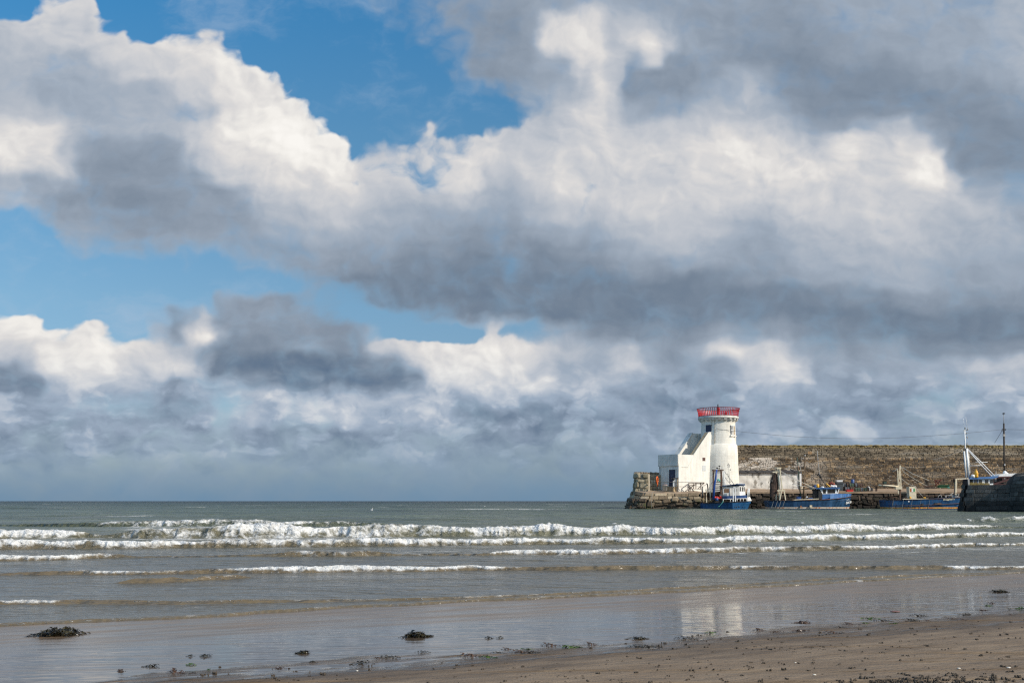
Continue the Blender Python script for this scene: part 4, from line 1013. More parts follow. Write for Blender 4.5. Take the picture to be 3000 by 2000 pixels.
    d0, zd0 = bq(762, 1165); d1, zd1 = bq(681, 955)
    mb = MB(); mb.prism([pt(-.03, d0, zd0), pt(-.03, d1, zd0), pt(-.03, d1, zd1), pt(-.03, d0, zd1)], f*.03); door = mb.build('door', M_navy, root)
    mb = MB()
    mb.prism([pt(-.09, d0-.12, zd0), pt(-.09, d0, zd0), pt(-.09, d0, zd1+.12), pt(-.09, d0-.12, zd1+.12)], f*.09); mb.prism([pt(-.09, d1, zd0), pt(-.09, d1+.10, zd0), pt(-.09, d1+.10, zd1+.12), pt(-.09, d1, zd1+.12)], f*.09)
    mb.prism([pt(-.085, d0, zd1), pt(-.085, d1, zd1), pt(-.085, d1, zd1+.12), pt(-.085, d0, zd1+.12)], f*.085); mb.build('door_frame', M_limeg, door)
    mb = MB(); rr = random.Random(2); bm_ = d0+(d1-d0)*.45      # chalked scribbles
    for (u, w_) in ((.30, .85), (.52, .80), (.72, .92), (.40, .70)):
        q = Vector(pt(-.035, d1+(d0-d1)*u, zd0+(zd1-zd0)*(.55+.25*w_-.1)))
        pts = [q+bk*(-.13*math.sin(i*1.7+u*9))+Vector((0, 0, .10*math.cos(i*1.3+w_*7))) for i in range(5)]
        mb.tube(pts, .012, 4)
    mb.build('door_scribble', simple('chalk_marks', (.30, .36, .48), .9), door)
    mb = MB(); mb.prism([pt(-.7, d0-.25, zb), pt(-.7, d1+.3, zb), pt(-.7, d1+.3, zd0-.01), pt(-.7, d0-.25, zd0-.01)], f*.69); mb.build('door_step', M_ochre, root)
    w0, wz0 = fa(1093, 845); w1, wz1 = fa(1128, 805)
    mb = MB(); mb.prism([pt(w0, -.02, wz0), pt(w1, -.02, wz0), pt(w1, -.02, wz1), pt(w0, -.02, wz1)], bk*.02); mb.build('small_window', simple('rust_shutter', (.10, .045, .035), .7), root)
    w0, wz0 = fa(1089, 968); w1, wz1 = fa(1134, 900)
    mb = MB(); mb.prism([pt(w0, -.03, wz0), pt(w1, -.03, wz0), pt(w1, -.03, wz1), pt(w0, -.03, wz1)], bk*.03); mb.build('wall_plaque', simple('pale_plaque', (.56, .56, .54), .6, .12, 6.), root)
    MB().tube([pt(-.06, W-.1, zlip), pt(-.06, W-.1, zb+.3)], .05, 6).build('drain_pipe', M_limeg, root)
build_lighthouse()

# ---------------------------------------------------------------- things on the pier head
def pz(y): return 2.62
def build_railing():
    root = empty('pier_railing', 'thin grey iron pipe railing along the edge of the pier head', 'railing', (wx(1960, 153.3), 153.3, 2.5))
    m = simple('rail_iron', (.10, .085, .07), .7, .4, 4.)
    posts = [(447, 1112, 1195, 154.6), (515, 1040, 1210, 154.0), (620, 1110, 1214, 153.5), (760, 1110, 1216, 153.4), (788, 1110, 1217, 153.4), (922, 1110, 1221, 153.3)]
    for zx, za, zb_, d in posts:
        MB().tube([Z1(zx, za, d), Z1(zx, zb_+8, d)], .045, 6).build('post', m, root)
    for dz in (0, 54):
        pts = [Z1(zx, 1110+dz, d) for zx, _, _, d in posts]+[Z1(1120, 1114+dz*.9, 153.3)]
        MB().tube(pts, .035, 6).build('rail', m, root)
build_railing()
# bucket
def build_pier_clutter():
    d = 153.7
    r = empty('plastic_bucket', 'big dirty white bucket behind the pier railing, something red inside', 'bucket', Z1(627, 1213, d))
    c = Z1(627, 1213, d)
    mb = MB(); mb.lathe([(.0, .0), (.34, .0), (.39, .80), (.42, .80), (.42, .86), (.37, .86), (.35, .3), (0, .28)], c, 20); mb.build('tub', simple('dirty_white_plastic', (.62, .61, .57), .6, .3, 5.), r)
    mb = MB()
    for i in range(7): mb.blob(c+Vector((random.uniform(-.22, .22), random.uniform(-.2, .2), .84)), (.1, .1, .09), 6, 4, .3, i)
    mb.build('contents', simple('red_net_floats', (.55, .12, .07), .7), r)
    # life ring on its post
    c = Z1(531, 1092, 154.2)
    r = empty('life_ring', 'orange life ring hung with its rope on a post by the rough wall', 'life ring', c)
    m = simple('orange_plastic', (.72, .13, .02), .5, .15, 5.)
    mb = MB(); ax = Vector((math.sin(R(66)), -math.cos(R(66)), 0)); tv = Vector((ax.y, -ax.x, 0))
    pts = [c+tv*(.40*math.cos(2*PI*i/20))+Vector((0, 0, .46*math.sin(2*PI*i/20)+.15)) for i in range(21)]
    mb.tube(pts, .10, 8, cap=False); mb.build('ring', m, r)
    MB().tube([c+Vector((.02, -.1, .1)), c+Vector((.05, -.12, -.45)), c+Vector((-.02, -.1, -.9))], .085, 7).build('rope_coil', m, r)
    # trestle by the door
    r = empty('trestle_stand', 'dark topped stand on pale legs in front of the navy blue door', 'stand', Z5(1400, 590, 153.6))
    MB().bar(Z5(1320, 372, 153.5), Z5(1508, 362, 153.9), .22, .16).build('top_plank', M_black, r)
    mb = MB(); mb.blob(Z5(1385, 385, 153.4), (.22, .2, .2), 8, 6, .2, 2); mb.build('winch_drum', M_black, r)
    for zx in (1382, 1418): MB().bar(Z5(zx, 390, 153.5), Z5(zx, 600, 153.5), .13).build('leg', M_white, r)
    MB().bar(Z5(1490, 380, 153.9), Z5(1490, 612, 153.9), .10).build('leg', M_ochre, r)
    # rusty frame
    c = Z1(1015, 1195, 154)
    r = empty('rusty_dredge_frame', 'rusty iron dredge frame with teeth lying on the pier beside the lighthouse', 'dredge', c)
    d0, d1 = 153.7, 155.0
    for d in (d0, d1):
        mb = MB()
        for a_, b_ in (((925, 1122), (1115, 1118)), ((925, 1190), (1075, 1193)), ((925, 1122), (928, 1190)), ((1115, 1120), (1030, 1195)), ((1015, 1118), (1012, 1192)), ((945, 1180), (1015, 1122)), ((1072, 1120), (1070, 1192)), ((980, 1122), (982, 1192)), ((925, 1150), (1010, 1145))):
            mb.bar(Z1(*a_, d), Z1(*b_, d), .085)
        mb.build('side_frame', M_rust, r)
    for zx, zy in ((925, 1122), (1115, 1120), (925, 1190), (1070, 1193)): MB().bar(Z1(zx, zy, d0), Z1(zx, zy, d1), .10).build('cross_bar', M_rust, r)
    mb = MB()
    for i in range(7): mb.bar(Z1(1024+i*13, 1122, d0-.05), Z1(1026+i*13, 1140, d0-.05), .06)
    mb.build('teeth', M_rust, r)
    # bent pipe at the corner of the pier
    r = MB(); r.tube([Z4(205, 785, 152.9), Z4(285, 778, 152.9)], .03, 6)
    tag(r.build('mooring_bar', M_rust), 'thin rusty bar reaching out from the right corner of the pier', 'bar')
    o = MB(); o.tube([Z4(172, 830, 153), Z4(168, 900, 153), Z4(178, 1010, 152.4), Z4(190, 1150, 152.2)], .09, 7, .14)
    tag(o.build('timber_fender', M_black), 'blackened timber fender post at the right corner of the pier head', 'fender')
build_pier_clutter()
# ---------------------------------------------------------------- boats
def hull_mat(name, c, c2, stripe=None, rust=.3, seed=0., spec=.4, lowdark=.5):
    """painted steel: sun-bleached, rust runs, boot stripe by height above the water"""
    m, g, b = mat(name)
    geo = g.n.new('ShaderNodeNewGeometry'); P = g.v('ADD', geo.outputs['Position'], (seed, 0, 0)); _, _, z = g.sep(P)
    n = g.noise(g.v('MULTIPLY', P, (.9, .9, .5)), 1., 6., .62)
    run = g.noise(g.v('MULTIPLY', P, (3.2, 3.2, .30)), 1., 5., .6)
    cc = g.mix(g.ss(n, .40, .64), c, c2)
    cc = g.v('SCALE', cc, scale=g.rng(run, .3, .7, .6, 1.35))
    rm = g.ss(g.add(g.mul(run, .6), g.mul(n, .4)), .64-rust*.12, .70-rust*.10)
    cc = g.mix(g.mul(rm, .85), cc, (.075, .030, .016))
    if stripe:
        for (z0, z1, sc) in stripe:
            zz = g.add(z, g.mul(g.sub(n, .5), .06))
            mm = g.mul(g.ss(zz, z0-.02, z0+.02), g.ss(zz, z1-.02, z1+.02, 1., 0.))
            sc2 = g.mix(g.ss(run, .45, .62), sc, (.42, .15, .03))
            cc = g.mix(mm, cc, sc2)
    g.put(b.inputs['Base Color'], cc); g.put(b.inputs['Roughness'], g.rng(n, .3, .7, .32, .55)); b.inputs['Specular IOR Level'].default_value = spec
    g.put(b.inputs['Normal'], g.bump(n, .25, .08))
    return m
def hull(st, m, par, bulwark=.5, rimw=.09, name='hull', deckm=None):
    """loft of stations: (x_top, y_near, y_far, z_top, x_bottom, narrow)"""
    mb = MB(); secs = []
    for (xt, yn, yf, zt, xb, nar) in st:
        yc = (yn+yf)/2; hb = (yf-yn)/2; rw = min(rimw, hb*.4); xm = xt+(xb-xt)*.5
        dz = zt-bulwark
        secs.append([(xb, yc, -1.), (xb, yc-hb*nar*.7, -.7), (xb, yc-hb*nar, -.1), (xm, yc-hb*(nar+1)/2-.0, zt*.5), (xt, yn, zt),
                     (xt, yn+rw, zt), (xt, yn+rw, dz), (xt, yf-rw, dz), (xt, yf-rw, zt), (xt, yf, zt), (xm, yc+hb*(nar+1)/2, zt*.5), (xb, yc+hb*nar, -.1), (xb, yc+hb*nar*.7, -.7)])
    k = len(secs[0]); vs = [p for s in secs for p in s]
    fs = [(i*k+j, i*k+(j+1) % k, (i+1)*k+(j+1) % k, (i+1)*k+j) for i in range(len(secs)-1) for j in range(k)]
    mb.add(vs, fs); outer = [0, 1, 2, 3, 4, 9, 10, 11, 12]
    for sc_ in (secs[0], secs[-1]): mb.add([sc_[i] for i in outer], [tuple(range(9))])     # transom and stem close right up to the rail
    return mb.build(name, m, par)
def text_mesh(body, p, u, up, size, m, par, shear=0., name='lettering', bold=0.):
    cu = bpy.data.curves.new(name, 'FONT'); cu.body = body; cu.size = size; cu.shear = shear; cu.extrude = .004; cu.offset = bold
    o = bpy.data.objects.new('tmp', cu); col.objects.link(o)
    dg = bpy.context.evaluated_depsgraph_get(); me = bpy.data.meshes.new_from_object(o.evaluated_get(dg))
    bpy.data.objects.remove(o); bpy.data.curves.remove(cu)
    u = Vector(u).normalized(); up = Vector(up).normalized(); w = u.cross(up)
    M = Matrix((u, up, w)).transposed().to_4x4(); M.translation = Vector(p); me.transform(M); me.name = name
    me.materials.clear()
    return link(name, me, m, par)
M_blue = simple('boat_blue', (.018, .065, .17), .45, .3, 2., rust=.22)
M_cream = simple('cream_paint', (.70, .60, .42), .5, .25, 2., rust=.28)
M_wht = simple('boat_white', (.80, .78, .74), .45, .18, 2., rust=.12)
M_galv = simple('galvanised', (.36, .34, .31), .6, .3, 3.)
M_brown = simple('brown_post', (.12, .065, .038), .8, .4, 3.)
M_green = simple('green_mast', (.05, .085, .055), .6, .4, 2., rust=.4)
M_teal = simple('teal_rope', (.10, .42, .34), .8, .2)
M_redp = simple('red_plastic', (.55, .03, .02), .5, .2)
M_yel = simple('yellow_float', (.72, .36, .02), .5, .2)
M_orng = simple('orange_float', (.62, .12, .03), .5, .2)
M_dk = simple('dark_gear', (.03, .027, .025), .8, .4)
M_blk = simple('blue_drum', (.02, .07, .22), .5, .2)
M_net = simple('brown_net', (.075, .045, .032), .95, .5, 4.)
M_deck = simple('worn_deck', (.12, .09, .065), .9, .4)
M_rope = simple('pale_rope', (.52, .49, .42), .8, .2)
def rods(name, m, par, segs, r, n=6):
    """each rod of a rig is a part of its own"""
    for s in segs:
        MB().tube(s, r, n).build(name, m, par)
def rail(name, m, par, top, feet, r=.045):
    """one welded rail: top bar with stanchions"""
    mb = MB(); mb.tube(top, r, 6)
    for a, b in feet: mb.tube([a, b], r, 6)
    return mb.build(name, m, par)

def boat_one():
    d = 147.6
    root = empty('fishing_boat', 'small blue dredging boat with white wheelhouse and dark twin gantry moored by the pier head', 'fishing boat', Z4(900, 1480, 149), group='fishing boats moored along the quay')
    X = lambda zx: Z4(zx, 0, 148.5).x
    zs = lambda zy: wz(1340+zy/9.8, 148.)
    hm = hull_mat('hull_deep_blue', (.008, .058, .150), (.015, .088, .21), None, .15, 3.)
    st = [(X(225), 149.4, 151.4, zs(1305), X(215), .9), (X(330), 149.0, 151.5, zs(1300), X(320), .92), (X(620), 147.9, 151.2, zs(1285), X(620), .92), (X(965), 146.8, 150.9, zs(1272), X(985), .9),
          (X(1250), 147.5, 150.4, zs(1258), X(1230), .85), (X(1480), 148.3, 149.9, zs(1246), X(1420), .7), (X(1590), 149.0, 149.3, zs(1236), X(1500), .5)]
    h = hull(st, hm, root, .35)
    # rub rail, scuppers, scrapes
    mb = MB(); pts = [(s[0], s[1]-.03, s[3]-.04) for s in st]; mb.tube(pts, .05, 6); mb.build('rub_rail', simple('dark_rubber', (.025, .025, .03), .8), root)
    rr = random.Random(5)
    for zx in (1045, 1100, 1155, 1185, 1310, 1390):
        t = (zx-965)/(1250-965) if zx < 1250 else 0
        y = 146.8+(147.5-146.8)*(zx-965)/285 if zx < 1250 else 147.5+.8*(zx-1250)/230
        x = X(zx); z = zs(1410+rr.uniform(-12, 6)); mb = MB(); mb.blob((x, y+.12, z), (.11*rr.uniform(.5, 1.2), .06, .05*rr.uniform(.6, 1.8)), 7, 5, .4, int(zx)); mb.build('scupper', M_dk, h)
    # wheelhouse: cream side wall aft, white raked front to starboard
    dn = 147.6; df = 150.2
    def wall(pts, dd, name, m, t=.08, par=root): return MB().prism([Z4(zx, zy, dd) for zx, zy in pts], (0, t, 0)).build(name, m, par)
    cab = MB(); cab.prism([Z4(770, 1100, dn), Z4(1235, 1085, dn), Z4(1235, 800, dn), Z4(770, 822, dn)], (0, 2.5, 0)); cab.build('cabin_wall', simple('cabin_cream', (.58, .55, .50), .55, .2, 2.), root)
    fr = MB(); fr.prism([Z4(1238, 1085, dn-.02), Z4(1412, 1072, dn+.9), Z4(1392, 800, dn+.9), Z4(1238, 800, dn-.02)], (0, 1.6, 0)); wf = fr.build('wheelhouse_front', M_wht, root)
    p00, p10 = Z4(1238, 1085, dn-.02), Z4(1412, 1072, dn+.9); fu = (p10-p00); fu.z = 0; fw = fu.length; fu.normalize(); fn = Vector((fu.y, -fu.x, 0))
    for zx in (1262, 1314, 1362):
        k = (zx-1238)/(1400-1238)*fw
        a = p00+fu*(k-.115)+fn*.03; a.z = zs(965); b_ = a+fu*.23
        w = MB(); w.prism([a, b_, b_+Vector((0, 0, zs(838)-a.z)), a+Vector((0, 0, zs(838)-a.z))], -fn*.025); w.build('window', M_glass, wf)
    win = wall([(800, 1005), (940, 1000), (940, 890), (805, 892)], dn-.04, 'side_window', simple('brown_glass', (.19, .105, .055), .3), .03)
    mb = MB(); mb.prism([Z4(770, 1175, dn-.02), Z4(1235, 1165, dn-.02), Z4(1235, 1086, dn-.02), Z4(770, 1101, dn-.02)], (0, 2.5, 0)); mb.prism([Z4(1240, 1165, dn-.02), Z4(1460, 1160, dn+1.1), Z4(1440, 1073, dn+1.1), Z4(1240, 1085, dn-.02)], (0, 1.4, 0)); mb.build('blue_coaming', simple('coaming_blue', (.014, .055, .17), .5, .3), root)
    rf = MB(); rf.prism([Z4(755, 822, dn-.25), Z4(1225, 797, dn-.25), Z4(1405, 795, dn+.6), Z4(1400, 752, dn+.6), Z4(1160, 758, dn-.25), Z4(755, 800, dn-.25)], (0, 2.4, 0)); rf.build('cabin_roof', simple('roof_blue', (.018, .060, .15), .5, .3), root)
    MB().prism([Z4(1180, 756, dn+.3), Z4(1340, 750, dn+.3), Z4(1335, 728, dn+.3), Z4(1200, 735, dn+.3)], (0, 1.2, 0)).build('roof_locker', M_wht, root)
    rods('door_edge', M_wht, root, [[Z4(965, 1090, dn-.05), Z4(965, 865, dn-.05)]], .04)
    wall([(1075, 985), (1090, 985), (1090, 865), (1075, 865)], dn-.03, 'slot_window', M_glass, .02); wall([(1128, 960), (1152, 960), (1152, 885), (1128, 885)], dn-.03, 'slot_window', M_glass, .02)
    # gantry with ladder
    dg = 147.8
    for zx0, zx1 in ((470, 505), (690, 735)):
        g_ = MB(); g_.bar(Z4((zx0+zx1)/2, 1180 if zx0 < 500 else 1060, dg), Z4((zx0+zx1)/2, 350, dg), .20, .2); g_.build('gantry_post', M_brown, root)
    for zx0 in (470, 720): MB().bar(Z4(zx0+20, 1160, dg+1.7), Z4(zx0+15, 360, dg+1.7), .13).build('gantry_post', M_brown, root)
    MB().bar(Z4(452, 362, dg), Z4(790, 352, dg), .12).build('gantry_head', M_brown, root); MB().bar(Z4(470, 380, dg+1.7), Z4(760, 372, dg+1.7), .12).build('gantry_head', M_brown, root)
    for zy in (628, 700, 765, 830, 880, 930, 975, 1035):
        MB().bar(Z4(545, zy, dg+.25), Z4(700, zy+4, dg+.25), .10 if zy > 650 else .06).build('rung', M_brown, root)
    MB().prism([Z4(560, 990, dg+.3), Z4(690, 985, dg+.3), Z4(690, 1045, dg+.3), Z4(560, 1045, dg+.3)], (0, .1, 0)).build('back_plate', M_brown, root)
    hk = MB()
    for zx in (530, 605, 640, 675): hk.bar(Z4(zx, 385, dg-.05), Z4(zx+2, 450, dg-.05), .07)
    hk.build('hanging_hooks', M_dk, root)
    MB().tube([Z4(585, 345, dg-.45), Z4(560, 560, dg-.5), Z4(520, 800, dg-.5), Z4(490, 1200, dg-.4)], .12, 8, .17).build('blue_boom', simple('boom_blue', (.02, .075, .30), .45, .2), root)
    # top frame and blocks
    rods('top_frame', M_galv, root, [[Z4(450, 360, dg), Z4(450, 265, dg)], [Z4(450, 265, dg), Z4(740, 240, dg)], [Z4(740, 240, dg), Z4(735, 350, dg)], [Z4(470, 350, dg), Z4(590, 295, dg)], [Z4(590, 295, dg), Z4(700, 340, dg)]], .035)
    mb = MB(); mb.blob(Z4(600, 302, dg-.1), (.14, .12, .12), 8, 6, .2, 1); mb.blob(Z4(665, 235, dg-.1), (.15, .1, .06), 8, 6, .2, 2); mb.blob(Z4(660, 308, dg-.1), (.10, .1, .09), 8, 6, .2, 3); mb.tube([Z4(600, 302, dg), Z4(660, 308, dg), Z4(665, 235, dg)], .03, 5); mb.build('pulley_blocks', M_dk, root)
    rods('stay', M_galv, root, [[Z4(478, 660, dg), Z4(360, 890, dg-.6)], [Z4(815, 560, dg), Z4(1045, 835, dg-.3)], [Z4(800, 380, dg+.2), Z4(1100, 790, dg+.4)], [Z4(410, 378, dg), Z4(455, 380, dg)]], .045)
    rods('stay', M_wht, root, [[Z4(790, 355, dg), Z4(778, 800, dg)], [Z4(740, 360, dg), Z4(768, 800, dg)], [Z4(800, 500, dg), Z4(838, 880, dg-.2)], [Z4(822, 560, dg), Z4(842, 880, dg-.2)], [Z4(805, 380, dg), Z4(800, 880, dg-.25)]], .032)
    # antenna mast with lamps
    rods('antenna_mast', M_galv, root, [[Z4(925, 170, dg+.6), Z4(945, 520, dg+.6), Z4(962, 760, dg+.6)]], .03)
    mb = MB()
    for zx, zy in ((920, 172), (900, 208), (950, 208), (905, 258), (955, 255), (980, 345), (905, 465), (972, 690), (935, 520)): mb.blob(Z4(zx, zy, dg+.55), (.06, .06, .085), 7, 5, .2, zx)
    mb.bar(Z4(895, 257, dg+.6), Z4(960, 254, dg+.6), .02); mb.bar(Z4(935, 345, dg+.6), Z4(982, 345, dg+.6), .02); mb.bar(Z4(900, 470, dg+.6), Z4(945, 520, dg+.6), .02); mb.bar(Z4(898, 207, dg+.6), Z4(955, 207, dg+.6), .02); mb.build('signal_lamps', M_dk, root)
    rods('cross_tree', M_galv, root, [[Z4(730, 590, dg+.3), Z4(945, 575, dg+.6)]], .022)
    # white gallows frame amidships, rails, pulpit
    dr = 146.75
    mb = MB()
    for zx in (1062, 1122): mb.bar(Z4(zx, 1260, dr+.1), Z4(zx, 860, dr+.1), .13)
    mb.bar(Z4(1050, 858, dr+.1), Z4(1136, 858, dr+.1), .13); mb.bar(Z4(1062, 1055, dr+.1), Z4(1122, 1055, dr+.1), .09); mb.build('gallows_frame', M_wht, root)
    rail('hand_rail', M_wht, root, [Z4(760, 1190, dr+.3), Z4(1050, 1182, dr+.1)], [(Z4(zx, 1186, dr+.2), Z4(zx, 1270, dr+.2)) for zx in (770, 975, 1040)])
    rail('hand_rail', M_wht, root, [Z4(1140, 1178, dr+.2), Z4(1480, 1170, dr+1.6)], [(Z4(zx, 1175, dr+.2+(zx-1140)/340*1.4), Z4(zx, 1258, dr+.2+(zx-1140)/340*1.4)) for zx in (1170, 1262, 1352, 1445)])
    for p in ((1470, 1180, 1475, 930), (1498, 1130, 1500, 880), (1530, 1130, 1522, 890)): rods('pulpit_post', M_wht, root, [[Z4(p[0], p[1], 148.6), Z4(p[2], p[3], 148.6)]], .055)
    rods('pulpit_bar', M_wht, root, [[Z4(1475, 930, 148.6), Z4(1500, 900, 148.6), Z4(1522, 905, 148.6)]], .05)
    MB().prism([Z4(1465, 1245, 148.5), Z4(1590, 1236, 149.0), Z4(1535, 1110, 148.9), Z4(1470, 1130, 148.5)], (0, .12, 0)).build('bow_plate', M_wht, root)
    # stern gear
    MB().tube([Z4(285, 748, dg), Z4(312, 752, dg), Z4(325, 800, dg), Z4(345, 1050, dg)], .085, 8).build('exhaust_pipe', M_dk, root)
    for a, b_ in (((280, 920), (300, 1290)), ((395, 960), (405, 1230)), ((325, 880), (330, 1010))): MB().bar(Z4(*a, dg), Z4(*b_, dg), .13).build('stern_post', M_cream, root)
    MB().bar(Z4(255, 920, dg), Z4(480, 905, dg), .09).build('stern_beam', M_galv, root)
    mb = MB()
    for i, (zx, zy) in enumerate(((260, 1230), (300, 1260), (345, 1270), (390, 1240), (430, 1250))): mb.blob(Z4(zx, zy, 148.4), (.16, .2, .18), 7, 5, .5, i)
    mb.build('deck_winch', simple('winch_ochre', (.46, .27, .12), .8, .4, 5.), root)
    MB().box(X(470), X(750), 147.9, 150.6, zs(1290), zs(1215)).build('dark_hatch', M_dk, root)
    return root
boat1 = boat_one()
def boat_one_gear():
    d = 147.6
    for zx, zy, r in ((600, 1150, .26),):
        m = MB(); c = Z4(620, 1165, d+.2)
        for i in range(9): m.blob(c+Vector((random.uniform(-.45, .45), random.uniform(-.2, .2), random.uniform(-.05, .25))), (.19, .2, .15), 7, 5, .4, i)
        tag(m.build('net_heap', M_redp), 'heap of red netting at the foot of the dark gantry on the small blue boat', 'net')
    c = Z4(588, 1200, d-.1); m = MB(); m.lathe([(0, -.22), (.22, -.22), (.24, 0), (.22, .22), (0, .22)], c, 14); tag(m.build('blue_drum', M_blk), 'blue plastic drum under the red netting on the small dredging boat', 'drum')
    m = MB(); m.tube([Z4(775, 1245, 146.9), Z4(740, 1300, 146.75), Z4(660, 1400, 146.9), Z4(630, 1430, 146.9), Z4(628, 1408, 146.9), Z4(670, 1385, 146.85)], .03, 5); tag(m.build('mooring_rope', M_teal), 'green rope looped over the side of the small dredging boat', 'rope')
    m = MB()
    for i in range(6): m.blob(Z4(645, 640, 147.7)+Vector((random.uniform(-.15, .15), 0, random.uniform(-.25, .2))), (.10, .1, .13), 6, 5, .5, i)
    tag(m.build('rope_bundle', M_teal), 'green rope bundle hanging high in the twin gantry', 'rope')
boat_one_gear()

def boat_two():
    root = empty('fishing_boat', 'blue fishing trawler with raised bright bow marked DA and white stern gallows', 'fishing boat', Z2(1050, 1400, 148.5), group='fishing boats moored along the quay')
    d = 147.6; X = lambda zx: Z2(zx, 0, 148.2).x; zs = lambda zy: wz(1250+zy/5.8075, 148.)
    hm = hull_mat('hull_worn_blue', (.013, .046, .10), (.026, .085, .18), [(.10, .30, (.62, .52, .40))], .55, 11.)
    hb = hull_mat('bow_sunlit_blue', (.045, .13, .32), (.11, .22, .42), None, .1, 4., .7)
    st = [(X(300), 147.9, 151.2, zs(1250), X(325), .8), (X(420), 147.2, 151.8, zs(1248), X(425), .9), (X(700), 146.8, 152.2, zs(1246), X(700), .93), (X(1100), 146.8, 152.2, zs(1238), X(1100), .93), (X(1300), 147.0, 152.0, zs(1228), X(1290), .86),
          (X(1480), 147.6, 151.4, zs(1212), X(1450), .76), (X(1620), 148.3, 150.7, zs(1196), X(1590), .62), (X(1710), 149.0, 150.0, zs(1183), X(1690), .45), (X(1750), 149.45, 149.6, zs(1178), X(1722), .3)]
    h = hull(st, hm, root, .4)
    # raised bow bulwark, the glare on the turned bow put into a lighter blue
    up = []
    for (xt, yn, yf, zt, xb, nar), zy in zip(st[4:], (1138, 1137, 1136, 1135, 1134)):
        up.append((xt, yn, yf, zt, zs(zy)))
    for side in (1, 2):
        mb = MB(); vs = []
        for (xt, yn, yf, zt, z2) in up:
            y = (yn, yf)[side-1]; s = -1 if side == 1 else 1
            vs += [(xt, y+s*.03, zt-.03), (xt+.04, y+s*.09, z2), (xt+.04, y-s*.02, z2), (xt, y-s*.08, zt-.03)]
        n = len(up); mb.add(vs, [(i*4+j, i*4+(j+1) % 4, (i+1)*4+(j+1) % 4, (i+1)*4+j) for i in range(n-1) for j in range(4)]+[(0, 1, 2, 3), tuple((n-1)*4+j for j in range(4))])
        mb.build('bow_bulwark', hb, root)
    mb = MB(); mb.tube([(s[0], s[1]-.05, s[3]-.02) for s in st], .055, 6); mb.build('rub_rail', simple('rub_rail_dark', (.03, .028, .03), .7, .3, 2., rust=.5), root)
    mb = MB(); mb.bar(Z2(705, 1240, 146.75), Z2(1155, 1222, 146.75), .11, .10); mb.build('cream_rail_cap', M_cream, root)
    for i, zx in enumerate((375, 440, 500, 560)): MB().bar(Z2(zx+10, 1262, 146.9+(.5 if i == 0 else .05)), Z2(zx-28, 1380, 147.1+(.5 if i == 0 else .05)), .06).build('chafing_bar', M_galv, root)
    MB().box(X(950), X(990), 146.68, 146.86, zs(1365), zs(1330)).build('discharge_box', M_cream, root); MB().box(X(790), X(815), 146.70, 146.86, zs(1365), zs(1340)).build('discharge_box', simple('rust_box', (.25, .10, .04), .8), root)
    # lettering on the bow
    mw = simple('white_lettering', (.75, .74, .70), .6, .1)
    def on_bow(zx):
        x = X(zx)
        for a, b in zip(st[:-1], st[1:]):
            if a[0] <= x <= b[0]:
                t = (x-a[0])/(b[0]-a[0]); return a, b, t, x
    def write(body, zx, zy, size, shear):
        a, b, t, x = on_bow(zx); yn = a[1]+(b[1]-a[1])*t; u = Vector((b[0]-a[0], b[1]-a[1], .0)).normalized()
        z = zs(zy); zt = a[3]+(b[3]-a[3])*t; nar = a[5]+(b[5]-a[5])*t; hbm = ((a[2]-a[1])+((b[2]-b[1])-(a[2]-a[1]))*t)/2
        y = yn+hbm*(1-nar)*max(0, (1-z/zt))*.9
        p = Vector((x, y, z))+Vector((u.y, -u.x, 0))*.10+Vector((0, 0, .02))
        text_mesh(body, p, u+Vector((0, 0, .09)), (0, 0, 1), size, mw, h, shear, 'lettering', .012)
    write('DA', 1618, 1312, .46, .25); write('124', 1692, 1300, .42, .15)
    a, b, t, x = on_bow(1625)
    mb = MB(); p0 = Vector((X(1622), 148.35, zs(1246))); pts = [p0+Vector((i*.055, i*.043, .05*math.sin(i*2.3)+i*.006+(.09 if i in (0, 9) else 0)))+Vector((0, -.12, 0)) for i in range(13)]
    mb.tube(pts, .018, 4); mb.build('name_script', mw, h)
    # wheelhouse
    dn = 147.7
    mb = MB(); mb.prism([Z2(1215, 1240, dn), Z2(1480, 1230, dn), Z2(1478, 1132, dn), Z2(1215, 1135, dn)], (0, 3., 0)); mb.build('wheelhouse_base', simple('base_blue', (.05, .15, .36), .45, .25), root)
    MB().prism([Z2(1150, 1225, dn-.02), Z2(1216, 1225, dn-.02), Z2(1216, 1135, dn-.02), Z2(1170, 1060, dn-.02), Z2(1150, 1060, dn-.02)], (0, 3., 0)).build('aft_bulkhead', M_dk, root)
    MB().prism([Z2(1225, 1130, dn+.25), Z2(1478, 1128, dn+.25), Z2(1495, 1056, dn+.25), Z2(1200, 1058, dn+.25)], (0, 2.5, 0)).build('window_glass', simple('brown_panes', (.085, .06, .042), .25), root)
    for pts in ([(1170, 1060), (1215, 1060), (1228, 1132), (1212, 1136)], [(1278, 1058), (1300, 1058), (1300, 1132), (1276, 1132)], [(1432, 1056), (1462, 1056), (1462, 1130), (1436, 1130)], [(1494, 1054), (1506, 1054), (1484, 1130), (1470, 1130)]):
        MB().prism([Z2(zx, zy, dn) for zx, zy in pts], (0, .16, 0)).build('window_post', M_wht, root)
    MB().prism([Z2(1212, 1141, dn-.03), Z2(1486, 1135, dn-.03), Z2(1486, 1128, dn-.03), Z2(1212, 1132, dn-.03)], (0, .2, 0)).build('sill', M_wht, root)
    MB().prism([Z2(1112, 1056, dn-.25), Z2(1505, 1054, dn-.25), Z2(1522, 1028, dn-.25), Z2(1112, 1034, dn-.25)], (0, 3.4, 0)).build('wheelhouse_roof', simple('roof_navy', (.035, .105, .25), .5, .3), root)
